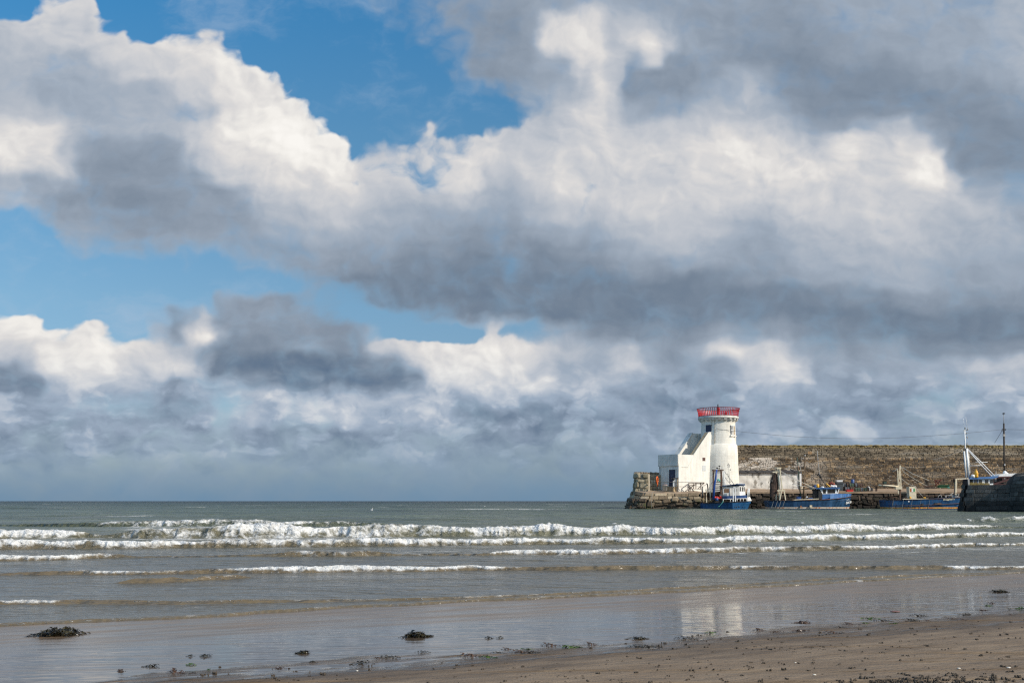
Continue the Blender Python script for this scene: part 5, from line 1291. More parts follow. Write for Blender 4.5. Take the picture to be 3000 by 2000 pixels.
    # deck shelter, masts
    MB().bar(Z2(840, 1062, dn+.3), Z2(1110, 1056, dn+.3), .13).build('shelter_beam', M_green, root); MB().bar(Z2(840, 1062, dn+2.6), Z2(1110, 1056, dn+2.6), .13).build('shelter_beam', M_green, root)
    for zx in (1075, 1105, 1130): MB().bar(Z2(zx, 1240, dn+.35), Z2(zx, 1060, dn+.35), .11).build('shelter_post', M_dk, root)
    mb = MB(); mb.tube([Z2(850, 1190, dn+.5), Z2(830, 1060, dn+.5), Z2(808, 760, dn+.5), Z2(790, 520, dn+.5)], .105, 8, .075); mb.build('green_derrick', M_green, root)
    MB().bar(Z2(772, 522, dn+.5), Z2(805, 518, dn+.5), .10).build('derrick_head', M_dk, root)
    mb = MB(); mb.tube([Z2(895, 1222, dn+.2), Z2(903, 1000, dn+.2), Z2(918, 495, dn+.2)], .12, 8, .09); mb.build('brown_mast', simple('mast_brown', (.14, .085, .04), .7, .35, 2., rust=.3), root)
    MB().blob(Z2(920, 488, dn+.2), (.09, .09, .09), 8, 6).build('mast_head', M_wht, root)
    rods('stay', M_rope, root, [[Z2(815, 600, dn+.5), Z2(888, 900, dn+.3)], [Z2(510, 762, dn), Z2(720, 880, dn), Z2(1105, 1045, dn-.1)], [Z2(510, 752, dn), Z2(800, 905, dn), Z2(1080, 1055, dn-.1)], [Z2(700, 970, dn), Z2(1010, 1030, dn)]], .035)
    # antenna
    rods('antenna_mast', M_galv, root, [[Z2(1130, 405, dn+1), Z2(1138, 560, dn+1), Z2(1172, 830, dn+1), Z2(1178, 1030, dn+1)]], .045)
    rods('mast_strut', M_dk, root, [[Z2(1175, 850, dn+.7), Z2(1172, 1030, dn+.5)], [Z2(1185, 860, dn+.7), Z2(1290, 1020, dn+.5)], [Z2(1170, 950, dn+.7), Z2(1225, 1015, dn+.5)], [Z2(1095, 795, dn+.7), Z2(1180, 850, dn+.7)]], .06)
    mb = MB()
    for i, (zx, zy) in enumerate(((1150, 800), (1165, 845), (1190, 850), (1140, 820), (1175, 825))): mb.blob(Z2(zx, zy, dn+.6), (.13, .1, .12), 7, 5, .4, i)
    mb.build('radar_cluster', M_dk, root)
    # stern gallows
    g = lambda *a: MB().bar(Z2(*a[0], a[2]), Z2(*a[1], a[2]), a[3])
    for a, b, dd, w in (((455, 690), (490, 1100), 147.6, .17), ((490, 700), (535, 1090), 147.4, .16), ((425, 700), (440, 900), 148.8, .15), ((478, 1100), (490, 1250), 147.5, .15), ((520, 1080), (490, 1250), 147.4, .14), ((565, 1090), (590, 1245), 147.4, .14), ((430, 1140), (425, 1250), 147.8, .13), ((520, 1090), (505, 1180), 147.4, .12)):
        g(a, b, dd, w).build('gallows_leg', M_cream, root)
    MB().bar(Z2(370, 768, 147.5), Z2(510, 760, 147.5), .16).build('gallows_arm', M_cream, root); MB().bar(Z2(448, 1082, 147.4), Z2(582, 1082, 147.4), .17).build('gallows_beam', M_cream, root)
    MB().box(X(425), X(495), 147.5, 148.9, zs(712), zs(690)).build('gallows_head', M_cream, root)
    for a, b in (((410, 790), (360, 920)), ((440, 800), (460, 910)), ((380, 900), (340, 1130))): MB().tube([Z2(*a, 147.9), Z2(*b, 147.9)], .05, 6).build('warp', M_brown, root)
    return root
boat2 = boat_two()
def boat_two_gear():
    dn = 147.7
    # hanging net
    mb = MB(); rr = random.Random(9); sh = [(412, 800, 30), (400, 880, 55), (400, 960, 68), (395, 1050, 66), (385, 1120, 55), (370, 1190, 38)]
    vs = []; n = 14
    for zx, zy, w in sh:
        c = Z2(zx, zy, 148.0)
        for k in range(n):
            a = 2*PI*k/n; q = w/114.5*(1+.25*math.sin(k*2.1+zy)); vs.append(c+Vector((q*math.cos(a), .35*math.sin(a)*(1+.3*rr.random()), rr.uniform(-.1, .1))))
    mb.add(vs, [(i*n+k, i*n+(k+1) % n, (i+1)*n+(k+1) % n, (i+1)*n+k) for i in range(len(sh)-1) for k in range(n)])
    tag(mb.build('hanging_net', M_net), 'dark brown trawl net hanging from the white stern gallows of the trawler', 'net')
    mb = MB(); mb.blob(Z2(352, 925, 147.7), (.2, .18, .28), 8, 6, .3, 3); tag(mb.build('trawl_block', M_dk), 'black pulley block hanging left of the brown net at the trawler stern', 'pulley')
    def can(name, zx, zy, w, h, m, label, cat, d=dn+.3):
        c = Z2(zx, zy, d); r = w/114.5/2; hh = h/114.5
        mb = MB(); mb.lathe([(0, 0), (r*.95, 0), (r, hh*.12), (r, hh*.8), (r*.7, hh*.93), (r*.3, hh), (0, hh)], c, 14); return tag(mb.build(name, m), label, cat)
    can('yellow_drum', 1136, 1032, 48, 62, M_yel, 'yellow drum at the after end of the trawler wheelhouse roof', 'drum')
    can('white_canister', 1215, 1034, 60, 24, M_wht, 'low white canister beside the radar mast on the trawler roof', 'canister')
    mb = MB(); a, b = Z2(1290, 970, dn+.3), Z2(1335, 1010, dn+.3); u = (b-a).normalized(); mb.tube([a-u*.12, a, a.lerp(b, .5), b, b+u*.12], .10, 8, .12); tag(mb.build('yellow_float', M_yel), 'slanting yellow float hung from the trawler mast stay', 'float')
    mb = MB(); c = Z2(1400, 1012, dn+.6)
    for i in range(4): mb.blob(c+Vector((-.30+.22*i, .02*i, .02)), (.15, .3, .19), 8, 6, .1, i)
    mb.tube([c+Vector((-.42, 0, 0)), c+Vector((.5, 0, 0))], .17, 10); tag(mb.build('liferaft_canister', M_wht), 'white ribbed life raft canister on the trawler wheelhouse roof', 'life raft')
    mb = MB(); c = Z2(1365, 968, dn+1.0)
    for i in range(8): mb.blob(c+Vector((random.uniform(-.33, .38), random.uniform(-.2, .2), random.uniform(-.12, .14))), (.19, .2, .15), 7, 5, .4, i+20)
    tag(mb.build('red_tarpaulin', simple('faded_red', (.30, .06, .04), .8, .3)), 'crumpled faded red cover heaped behind the life raft canister', 'tarpaulin')
    mb = MB(); mb.box(Z2(780, 0, 148.4).x, Z2(845, 0, 148.4).x, 148, 148.7, wz(1250+1228/5.8075, 148.2), wz(1250+1190/5.8075, 148.2)); mb.box(Z2(776, 0, 148.4).x, Z2(849, 0, 148.4).x, 147.96, 148.74, wz(1250+1190/5.8075, 148.2)+.003, wz(1250+1184/5.8075, 148.2)); tag(mb.build('fish_box', M_blk), 'blue fish box on the trawler deck beside the green derrick', 'box')
    mb = MB(); mb.blob(Z2(1020, 1222, 148.4), (.5, .4, .17), 10, 6, .35, 6); tag(mb.build('blue_sheet', M_blk), 'crumpled blue sheet on the trawler deck aft of the wheelhouse', 'tarpaulin')
    mb = MB(); mb.blob(Z2(950, 1195, 148.2), (.12, .1, .14), 8, 6, .3, 6); tag(mb.build('pale_buoy', M_wht), 'small pale buoy on the trawler deck beside the brown mast', 'buoy')
boat_two_gear()

def boat_three():
    root = empty('fishing_boat', 'rust streaked blue trawler with cream funnel bearing a tricolour, bow behind the dark pier', 'fishing boat', Z3(650, 1355, 148.5), group='fishing boats moored along the quay')
    X = lambda zx: Z3(zx, 0, 148.2).x; zs = lambda zy: wz(1180+zy/4.3556, 148.)
    hm = hull_mat('hull_rusty_blue', (.010, .055, .135), (.018, .085, .20), [(.08, .30, (.62, .32, .06))], .75, 23.)
    st = [(X(155), 148.2, 151.0, zs(1236), X(165), .85), (X(225), 147.4, 151.8, zs(1236), X(210), .92), (X(500), 146.9, 152.2, zs(1232), X(490), .94), (X(850), 146.9, 152.2, zs(1218), X(845), .92), (X(1040), 147.2, 151.9, zs(1206), X(1030), .84), (X(1140), 147.8, 151.3, zs(1199), X(1110), .74), (X(1240), 148.7, 150.4, zs(1190), X(1200), .5), (X(1290), 149.4, 149.7, zs(1185), X(1250), .3)]
    h = hull(st, hm, root, .35)
    mb = MB(); mb.tube([(X(210), 147.35, zs(1308)), (X(500), 146.86, zs(1305)), (X(850), 146.86, zs(1290)), (X(1040), 147.25, zs(1280)), (X(1120), 147.9, zs(1274))], .05, 6); mb.build('rub_rail', simple('rust_rail', (.10, .05, .03), .8, .3), root)
    mb = MB(); mb.tube([(s[0], s[1]-.02, s[3]) for s in st], .06, 6); mb.build('gunwale', simple('rusty_gunwale', (.075, .045, .035), .8, .4), root)
    for zx in (222, 335, 445, 555, 665): MB().bar((X(zx), 146.9 if zx > 300 else 147.35, zs(1238)), (X(zx-17), 147.02 if zx > 300 else 147.45, zs(1352)), .055).build('chafing_bar', M_galv, root)
    MB().blob((X(400), 146.9, zs(1257)), (.11, .06, .11), 10, 7).build('porthole', M_wht, root)
    for zx, zy, m in ((575, 1288, M_dk), (740, 1282, M_dk), (775, 1283, M_brown), (800, 1283, M_brown)): MB().box(X(zx)-.16, X(zx)+.14, 146.84, 147.0, zs(zy)-.10, zs(zy)+.10).build('scupper', m, root)
    # name lettering
    text_mesh("Dreaghael 's", Vector((X(832), 146.82, zs(1242))), (1, 0, .055), (0, 0, 1), .34, simple('cream_lettering', (.72, .62, .38), .6, .1), h, .25, 'lettering', .006)
    # funnel with flag panel
    dn = 148.2
    mb = MB(); mb.prism([Z3(455, 1226, dn), Z3(546, 1226, dn), Z3(538, 1066, dn), Z3(447, 1068, dn)], (0, 1., 0)); mb.build('funnel', M_cream, root, .03)
    for i, c in enumerate(((.42, .10, .02), (.74, .72, .68), (.04, .26, .07))):
        a = 462+i*21
        MB().prism([Z3(a, 1132, dn-.02), Z3(a+20.5, 1131, dn-.02), Z3(a+20, 1091, dn-.02), Z3(a-1, 1092, dn-.02)], (0, .018, 0)).build('flag_stripe', simple('flag_paint', c, .6, .15), root)
    MB().bar(Z3(368, 1226, 147.1), Z3(692, 1222, 147.1), .12, .10).build('cream_rail_cap', M_cream, root)
    # mast: twin white posts with boom
    for a, b, w in (((303, 840), (315, 1160), .14), ((322, 800), (330, 1090), .12), ((336, 795), (346, 1095), .14)): MB().bar(Z3(*a, dn), Z3(*b, dn), w).build('mast_post', M_cream, root)
    MB().bar(Z3(334, 1095, dn), Z3(336, 1235, dn), .22).build('mast_foot', M_brown, root)
    mb = MB(); mb.box(X(275), X(356), dn-.2, dn+.3, zs(1100), zs(1068)); mb.build('mast_step', M_cream, root); MB().bar(Z3(312, 860, dn), Z3(318, 775, dn), .16).build('mast_head', M_brown, root)
    MB().tube([Z3(62, 1048, dn), Z3(180, 1054, dn), Z3(310, 1064, dn)], .12, 8).build('boom', M_cream, root)
    for zx in (28, 42): MB().bar(Z3(zx, 1050, dn+.3), Z3(zx-4, 1125, dn+.3), .11).build('boom_crutch', M_rust, root)
    rods('stay', M_rope, root, [[Z3(340, 810, dn), Z3(380, 880, dn), Z3(520, 970, dn), Z3(680, 1060, dn)], [Z3(340, 810, dn), Z3(500, 905, dn), Z3(700, 985, dn)], [Z3(350, 960, dn), Z3(440, 1035, dn), Z3(530, 1062, dn), Z3(570, 1130, dn), Z3(640, 1210, dn)], [Z3(312, 830, dn), Z3(245, 880, dn)]], .028)
    # deck rails, hoop, foremast gantry
    rail('hand_rail', M_rust, root, [Z3(560, 1180, dn-.6), Z3(700, 1183, dn-.6), Z3(830, 1182, dn-.6)], [(Z3(zx, 1182, dn-.6), Z3(zx, 1225, dn-.6)) for zx in (600, 705, 825)], .03)
    MB().tube([Z3(818, 1222, dn-.8), Z3(822, 1190, dn-.8), Z3(840, 1176, dn-.8), Z3(860, 1182, dn-.8), Z3(870, 1222, dn-.8)], .05, 7).build('hoop_rail', M_galv, root)
    rail('hand_rail', M_galv, root, [Z3(912, 1178, dn-.6), Z3(1000, 1176, dn-.6)], [(Z3(zx, 1178, dn-.6), Z3(zx, 1215, dn-.6)) for zx in (914, 925, 998)], .04)
    rods('strut', M_galv, root, [[Z3(948, 1212, dn-.6), Z3(980, 1165, dn-.6), Z3(1010, 1150, dn-.6)]], .05)
    MB().bar(Z3(1046, 1172, dn), Z3(1048, 968, dn), .24).build('bow_gantry_post', M_cream, root); MB().bar(Z3(1030, 1180, dn+.4), Z3(1032, 1000, dn+.4), .14).build('bow_gantry_post', M_rust, root)
    MB().bar(Z3(1040, 972, dn), Z3(1205, 962, dn), .17).build('bow_gantry_arm', M_cream, root)
    MB().blob(Z3(1025, 990, dn+.2), (.2, .2, .28), 8, 6, .4, 2).build('gantry_block', M_rust, root)
    rail('bow_rail', M_galv, root, [Z3(1060, 1162, dn-.2), Z3(1140, 1158, dn+.4)], [(Z3(1078, 1162, dn-.1), Z3(1078, 1200, dn-.1)), (Z3(1138, 1160, dn+.4), Z3(1138, 1200, dn+.4))], .03)
    MB().prism([Z3(1040, 1205, dn), Z3(1100, 1198, dn), Z3(1045, 1168, dn)], (0, 1.2, 0)).build('bow_hatch', M_galv, root)
    rail('hand_rail', M_rust, root, [Z3(160, 1205, dn), Z3(300, 1200, dn)], [(Z3(zx, 1203, dn), Z3(zx, 1235, dn)) for zx in (165, 230, 295)], .035)
    return root
boat3 = boat_three()
def boat_three_gear():
    mb = MB()
    for i, zx in enumerate((385, 410, 430)): mb.blob(Z3(zx, 1218, 147.9), (.18, .2, .12), 7, 5, .4, i)
    mb.blob(Z3(408, 1210, 147.9), (.22, .2, .1), 7, 5, .4, 7)
    tag(mb.build('net_heap', M_net), 'small brown net heap on the rusty trawler deck left of its cream funnel', 'net')
    mb = MB(); mb.lathe([(0, 0), (.10, 0), (.17, .1), (.17, .3), (.09, .38), (0, .4)], Z3(465, 1228, 147.7), 12); tag(mb.build('yellow_gas_bottle', M_yel), 'yellow bottle at the foot of the cream funnel', 'gas bottle')
    mb = MB()
    for i, zx in enumerate((640, 655)): mb.blob(Z3(zx, 1208, 147.8), (.13, .15, .12), 7, 5, .3, i)
    tag(mb.build('ochre_fender', M_yel), 'ochre fenders lying together on the rusty trawler deck right of the funnel', 'fender')
boat_three_gear()

def boat_four():
    d = 147.5
    root = empty('fishing_boat', 'blue and white boat with tall white tripod mast showing over the dark near pier', 'fishing boat', Z8(900, 1300, 150), group='fishing boats moored along the quay')
    X = lambda zx: Z8(zx, 0, 149).x; zs = lambda zy: wz(1370+zy/11.2, 149.)
    hm = hull_mat('hull_mid_blue', (.014, .06, .15), (.022, .09, .22), None, .3, 31.)
    # berthed outside the rusty trawler, its hull hidden by the pier
    st = [(X(330), 152.6, 156.2, 1.35, X(340), .8), (X(600), 152.2, 156.8, 1.3, X(600), .93), (X(1400), 152.2, 156.8, 1.35, X(1400), .93), (X(1900), 152.8, 156.4, 1.6, X(1880), .8), (X(2300), 154.3, 154.9, 1.9, X(2250), .4)]
    hull(st, hm, root, .4)
    dn = 152.8
    wh = MB(); wh.prism([Z8(560, 640, dn), Z8(1230, 640, dn), Z8(1230, 350, dn), Z8(575, 360, dn)], (0, 2.6, 0)); w = wh.build('wheelhouse', M_wht, root)
    MB().prism([Z8(455, 640, dn+.1), Z8(562, 640, dn+.1), Z8(562, 372, dn+.1), Z8(455, 372, dn+.1)], (0, 2.4, 0)).build('shelter', M_dk, root)
    for a in (610, 755, 960, 1125):
        MB().prism([Z8(a, 500 if a < 800 else 510, dn-.03), Z8(a+(95 if a < 700 else 115), 500, dn-.03), Z8(a+(95 if a < 700 else 112), 385, dn-.03), Z8(a+4, 385, dn-.03)], (0, .025, 0)).build('window', M_glass, w)
    MB().prism([Z8(590, 505, dn-.02), Z8(735, 505, dn-.02), Z8(735, 370, dn-.02), Z8(590, 370, dn-.02)], (0, .018, 0)).build('blue_panel', M_blue, w)
    MB().prism([Z8(455, 372, dn-.3), Z8(1240, 352, dn-.3), Z8(1400, 300, dn-.3), Z8(1390, 272, dn-.3), Z8(470, 318, dn-.3)], (0, 3.2, 0)).build('wheelhouse_roof', simple('roof_mid_blue', (.06, .16, .36), .5, .2), root)
    MB().box(X(905), X(1005), 152.9, 153.5, zs(300)+.0, zs(262)).build('roof_box', M_wht, root)
    rods('ladder', M_blue, root, [[Z8(605, 515, dn-.1), Z8(605, 230, dn-.1)]], .04)
    # tripod mast
    dm = 153.2
    zsm = lambda zx, zy: Z3(zx, zy, dm)
    MB().tube([zsm(1158, 380), zsm(1166, 580), zsm(1178, 590)], .10, 8).build('mast_post', M_wht, root)
    MB().tube([zsm(1183, 580), zsm(1212, 960)], .17, 8).build('mast_post', M_wht, root); MB().tube([zsm(1152, 615), zsm(1178, 960)], .12, 8).build('mast_post', M_wht, root); MB().tube([zsm(1172, 600), zsm(1182, 940)], .08, 8).build('mast_post', M_galv, root)
    MB().bar(zsm(1140, 352), zsm(1202, 345), .10).build('cross_tree', M_galv, root)
    MB().bar(zsm(1146, 600), zsm(1188, 585), .20).build('mast_collar', M_dk, root)
    for a, b in (((1160, 580), (1157, 330)), ((1168, 560), (1163, 320))): MB().tube([zsm(*a), zsm(*b)], .05, 6).build('topmast', M_wht, root)
    rods('aerial', M_wht, root, [[zsm(1157, 330), zsm(1143, 200)], [zsm(1196, 330), zsm(1172, 175)]], .022)
    mb = MB()
    for i, (zx, zy, s) in enumerate(((1165, 322, .11), (1195, 335, .09), (1180, 388, .10), (1188, 435, .10), (1190, 448, .07), (1188, 515, .08), (1185, 530, .09))): mb.blob(zsm(zx, zy)+Vector((0, -.1, 0)), (s, s, s*1.2), 7, 5, .25, i)
    for zy in (388, 437, 520): mb.bar(zsm(1164, zy), zsm(1192, zy-3), .04)
    mb.build('mast_lamps', M_galv, root)
    lad = MB(); lad.tube([zsm(1198, 600), zsm(1224, 900)], .03, 5); lad.tube([zsm(1212, 640), zsm(1233, 900)], .03, 5)
    for i in range(12): lad.bar(zsm(1200+i*1.9, 650+i*21), zsm(1214+i*1.6, 650+i*21), .03)
    lad.build('mast_ladder', M_wht, root)
    rods('mast_strut', M_wht, root, [[zsm(1185, 582), zsm(1350, 770), zsm(1505, 935)], [zsm(1188, 576), zsm(1390, 775), zsm(1545, 935)]], .07)
    rods('mast_strut', M_wht, root, [[zsm(1225, 800), zsm(1385, 796)], [zsm(1300, 754), zsm(1450, 756)]], .045)
    rods('stay', M_galv, root, [[zsm(1165, 585), zsm(1080, 625), zsm(860, 700), zsm(740, 722)]], .022)
    # green net and post at the quay end
    MB().bar(Z8(430, 560, dn-.3), Z8(412, 360, dn-.3), .22).build('shelter_post', M_galv, root)
    return root
boat4 = boat_four()
def boat_four_gear():
    c = Z8(668, 320, 152.7); mb = MB(); mb.lathe([(0, 0), (.30, 0), (.31, .35), (.29, .38), (.31, .42), (.31, .75), (.24, .85), (.20, 1.02), (.07, 1.1), (.05, 1.3), (0, 1.32)], c, 16); tag(mb.build('orange_gas_bottle', M_yel), 'big orange ribbed buoy standing on the blue roof behind the near pier', 'buoy')
    c = Z8(560, 320, 152.7); mb = MB(); mb.lathe([(0, 0), (.28, 0), (.30, .3), (.2, .48), (0, .5)], c, 14); tag(mb.build('white_buoy', M_wht), 'white buoy beside the big orange buoy on the blue roof', 'buoy')
    # white hut/cabin of a further boat with dark red frame
    r = empty('cabin_cruiser', 'white curved boat roof over dark red framework half hidden by the round pier end', 'boat', Z8(1650, 560, 156), group='fishing boats moored along the quay')
    pr = []
    for zx, zy in ((1385, 300), (1430, 240), (1480, 210), (1560, 195), (1950, 175), (2200, 178), (2200, 300)): pr.append(Z8(zx, zy, 155))
    MB().prism(pr, (0, 2.6, 0)).build('roof', M_wht, r)
    MB().prism([Z8(1440, 640, 155.4), Z8(2200, 640, 155.4), Z8(2200, 300, 155.4), Z8(1440, 300, 155.4)], (0, 2., 0)).build('cabin', M_dk, r)
    mr = simple('maroon_frame', (.065, .016, .014), .6, .3)
    for a, b, w in (((1210, 310), (1900, 295), .22), ((1215, 540), (1560, 440), .22), ((1560, 440), (1850, 330), .22), ((1215, 320), (1215, 545), .2), ((1545, 300), (1545, 440), .16), ((1210, 545), (1830, 548), .16), ((1650, 300), (1650, 470), .12), ((1740, 300), (1740, 420), .12)):
        MB().bar(Z8(*a, 154.6), Z8(*b, 154.6), w).build('frame_bar', mr, r)
    for zx in (1280, 1590): MB().prism([Z8(zx, 440, 155), Z8(zx+60, 430, 155), Z8(zx+60, 330, 155), Z8(zx, 330, 155)], (0, .05, 0)).build('pale_panel', M_galv, r)
    hull([(Z8(1200, 0, 156).x, 154.3, 157.5, 1.6, Z8(1240, 0, 156).x, .8), (Z8(1800, 0, 156).x, 154, 157.8, 1.5, Z8(1800, 0, 156).x, .9), (Z8(2500, 0, 156).x, 154.4, 157.4, 1.7, Z8(2480, 0, 156).x, .8)], hull_mat('hull_maroon', (.05, .014, .012), (.09, .02, .016), None, .3, 40.), r, .4)
    MB().blob(Z8(1610, 165, 156), (.3, .3, .35), 10, 7, .2, 1).build('radome', M_wht, r); MB().blob(Z8(1665, 180, 156), (.28, .25, .14), 10, 7, .2, 2).build('life_ring', M_wht, r)
    MB().tube([Z8(1318, 290, 155), Z8(1320, 110, 155)], .03, 5).build('aerial', M_wht, r)
boat_four_gear()
# ---------------------------------------------------------------- near pier, pole, cables, quay clutter
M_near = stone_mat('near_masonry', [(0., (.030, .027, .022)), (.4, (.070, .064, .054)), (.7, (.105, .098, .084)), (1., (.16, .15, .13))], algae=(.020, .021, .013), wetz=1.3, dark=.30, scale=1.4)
def build_near_pier():
    root = empty('stone_pier', 'dark shaded ashlar pier with a rounded raised end at the right edge', 'pier', (wx(2900, 112), 112, 0))
    dl = 110.5
    xb0, xt0 = wx(2813, dl), wx(2828.5, dl+1); ztop = wz(1420.2, dl+1)
    # the wall face is turned away from the sun, running in to the left
    P = lambda x, y, z: Vector((x, y, z))
    x1 = wx(3420, 102)
    bot = [P(wx(2845, 118), 118, -1), P(xb0-.15, dl+.7, -1), P(xb0+.4, dl-.1, -1), P(x1, 97.5, -1)]
    top = [P(wx(2852, 118), 118, ztop), P(xt0, dl+1.5, ztop), P(xt0+.35, dl+.9, ztop), P(x1, 98.6, ztop)]
    n = 4
    cb = [v+Vector((.12, .25, 0)) for v in bot]; ct = [v+Vector((.12, .25, -.06)) for v in top]
    cb.append(P(x1, 118, -1)); ct.append(P(x1, 118, ztop-.06)); n = 5
    MB().add(cb+ct, [(i, (i+1) % n, n+(i+1) % n, n+i) for i in range(n)]+[tuple(range(n, 2*n))]).build('pier_core', simple('near_joint', (.022, .02, .017), .9), root)
    mb = MB(); tones = []
    stone_face(mb, tones, bot, top, 9, .95, .03, .05, .02, .05, 41, tone=(0, 1), hvar=.28, wav=.02, front=.94)
    build_tone(mb, tones, 'ashlar_face', M_near, root)
    mb = MB(); mb.add([v+Vector((.0, 0, .0)) for v in top]+[P(x1, 118, ztop)], [(0, 1, 2, 3, 4)]); mb.build('pier_top', M_pave, root)
    # rounded raised end: a drum capped by a dome
    cx_, cy_ = wx(3084, 108.6), 108.6; r0 = 4.6
    zt = wz(1379, 106)
    prof = [(r0+.45, -1.), (r0+.1, ztop), (r0-.05, ztop+.35), (r0-.35, ztop+.85), (r0-.85, ztop+1.25), (r0-1.5, zt-.12), (r0-2.4, zt), (.02, zt+.03)]
    MB().lathe([(max(r-.12, .02), z) for r, z in prof], (cx_, cy_, 0), 40).build('round_core', bpy.data.materials['near_joint'], root)
    mb = MB(); tones = []
    ang = [PI+.05+(PI*1.0)*i/14 for i in range(15)]
    def ringp(r, z): return [P(cx_+r*math.cos(a), cy_+r*math.sin(a), z) for a in ang]
    stone_face(mb, tones, ringp(r0+.45, -1), ringp(r0+.1, ztop), 9, .9, .03, .05, .02, .05, 43, tone=(0, 1), hvar=.25, front=.94)
    stone_face(mb, tones, ringp(r0+.1, ztop), ringp(r0-.35, ztop+.85), 2, .9, .06, .07, .03, .1, 44, tone=(.2, 1), front=.92)
    stone_face(mb, tones, ringp(r0-.35, ztop+.85), ringp(r0-1.6, zt-.1), 2, .9, .06, .07, .03, .1, 45, tone=(.2, 1), front=.92)
    build_tone(mb, tones, 'round_face', M_near, root)
    # dry grass along the top edge
    mb = MB(); rr = random.Random(6)
    for i in range(900):
        px = rr.uniform(2842, 2898); d = dl+1.6+rr.random()*1.2
        b = Vector((wx(px, d), d, ztop-.02)); hgt = rr.uniform(.12, .42)*(1 if px < 2880 else .8); l = rr.uniform(-.15, .15)
        mb.add([b+Vector((-.015, 0, 0)), b+Vector((.015, 0, 0)), b+Vector((l, rr.uniform(-.1, .1), hgt))], [(0, 1, 2)])
    g = mb.build('dry_grass', simple('dry_grass_blades', (.22, .17, .05), .9, .5, 5.), None, fix=False); tag(g, kind='stuff', label='tuft of dry yellowish grass on top of the dark near pier', cat='grass')
build_near_pier()
def build_pole():
    d = 165.
    root = empty('utility_pole', 'tall dark timber pole carrying the overhead cable above the harbour wall', 'utility pole', (wx(2943, d), d, 3))
    p0 = Vector((wx(2943.5, d), d, 2.9)); p1 = Z3(1658, 260, d)
    MB().tube([p0, p1], .17, 9, .13).build('pole', simple('creosoted_timber', (.045, .036, .028), .85, .35), root)
    MB().tube([p1, Z3(1656, 140, d)], .045, 6).build('top_pipe', M_galv, root)
    MB().lathe([(0, 0), (.22, 0), (.24, .1), (.10, .18), (0, .2)], Z3(1657, 140, d), 12).build('lamp_cap', M_dk, root)
    MB().bar(Z3(1632, 338, d-.1), Z3(1686, 336, d-.1), .10).build('cross_arm', M_dk, root)
    mb = MB();
    for zx, zy in ((1636, 352), (1682, 340), (1650, 330)): mb.blob(Z3(zx, zy, d-.15), (.09, .09, .13), 8, 6)
    mb.bar(Z3(1634, 342, d-.15), Z3(1686, 338, d-.15), .05); mb.build('insulators', M_dk, root)
    MB().box(Z3(1640, 0, d).x, Z3(1665, 0, d).x, d-.35, d-.14, wz(1180+428/4.3556, d), wz(1180+398/4.3556, d)).build('meter_box', M_galv, root)
    mb = MB(); mb.blob(Z3(1670, 790, d-.25), (.12, .12, .14), 8, 6); mb.bar(Z3(1664, 792, d), Z3(1670, 790, d-.25), .05); mb.build('small_lamp', M_wht, root)
    m = simple('cable_black', (.09, .09, .10), .7)
    def cable(pts, name, label, r=.022):
        mb = MB(); mb.tube(pts, r, 5); tag(mb.build(name, m), label, 'cable')
    a = Vector((33.25, 160.5, 0)); pA = Z1(1282, 452, 157.6)
    pts = [pA]
    for px, py in ((2155, 1262.2), (2200, 1267), (2260, 1273), (2330, 1278.5), (2400, 1282), (2480, 1284), (2560, 1284), (2640, 1281.5), (2720, 1276.5), (2800, 1271), (2880, 1263.5), (2936, 1257.5)):
        t = (px-2101)/(2937-2101); pts.append(at(px, py, 157.6+(165-157.8)*t))
    cable(pts, 'overhead_cable', 'long sagging black cable from the lighthouse tower to the timber pole')
    cable([Z3(1684, 337, 164.9), at(3000, 1258.5, 165), at(3200, 1262, 166)], 'overhead_cable', 'short cable running off to the right from the timber pole')
    cable([Z3(1632, 360, 165), at(2914, 1297, 172.2)], 'stay_wire', 'thin stay wire slanting from the timber pole down to the harbour wall', .03)
build_pole()
def build_gull():
    d = EYE*F/(1497-HZ); c = Vector((wx(1088.8, d), d, .06))
    r = empty('gull', 'lone white gull riding the green water out beyond the breakers', 'bird', c)
    mb = MB(); m = simple('gull_white', (.85, .85, .84), .6, .08)
    # one continuous body: tail, breast, neck, head lofted along a bent axis
    ax = [(-.26, .12, .015), (-.18, .10, .06), (-.06, .07, .10), (.06, .07, .105), (.13, .13, .075), (.15, .21, .05), (.165, .27, .055), (.20, .285, .048), (.235, .28, .02)]
    n = 10; vs = []
    for x, z, w in ax:
        for k in range(n):
            a = 2*PI*k/n; vs.append(c+Vector((x*.6+.02, w*math.cos(a), z+w*.95*math.sin(a))))
    mb.add(vs, [(i*n+k, i*n+(k+1) % n, (i+1)*n+(k+1) % n, (i+1)*n+k) for i in range(len(ax)-1) for k in range(n)], True); mb.add(vs[:n], [tuple(range(n))]); mb.add(vs[-n:], [tuple(range(n))])
    mb.build('body', m, r)
    for s in (-1, 1):
        w = MB(); w.blob(c+Vector((-.03, s*.10, .10)), (.13, .025, .05), 8, 6); w.build('wing', simple('gull_grey', (.42, .44, .46), .7, .1) if s < 0 else bpy.data.materials['gull_grey'], r)
    MB().tube([c+Vector((.155, 0, .278)), c+Vector((.20, 0, .268))], .012, 5, .004).build('beak', M_yel, r)
build_gull()
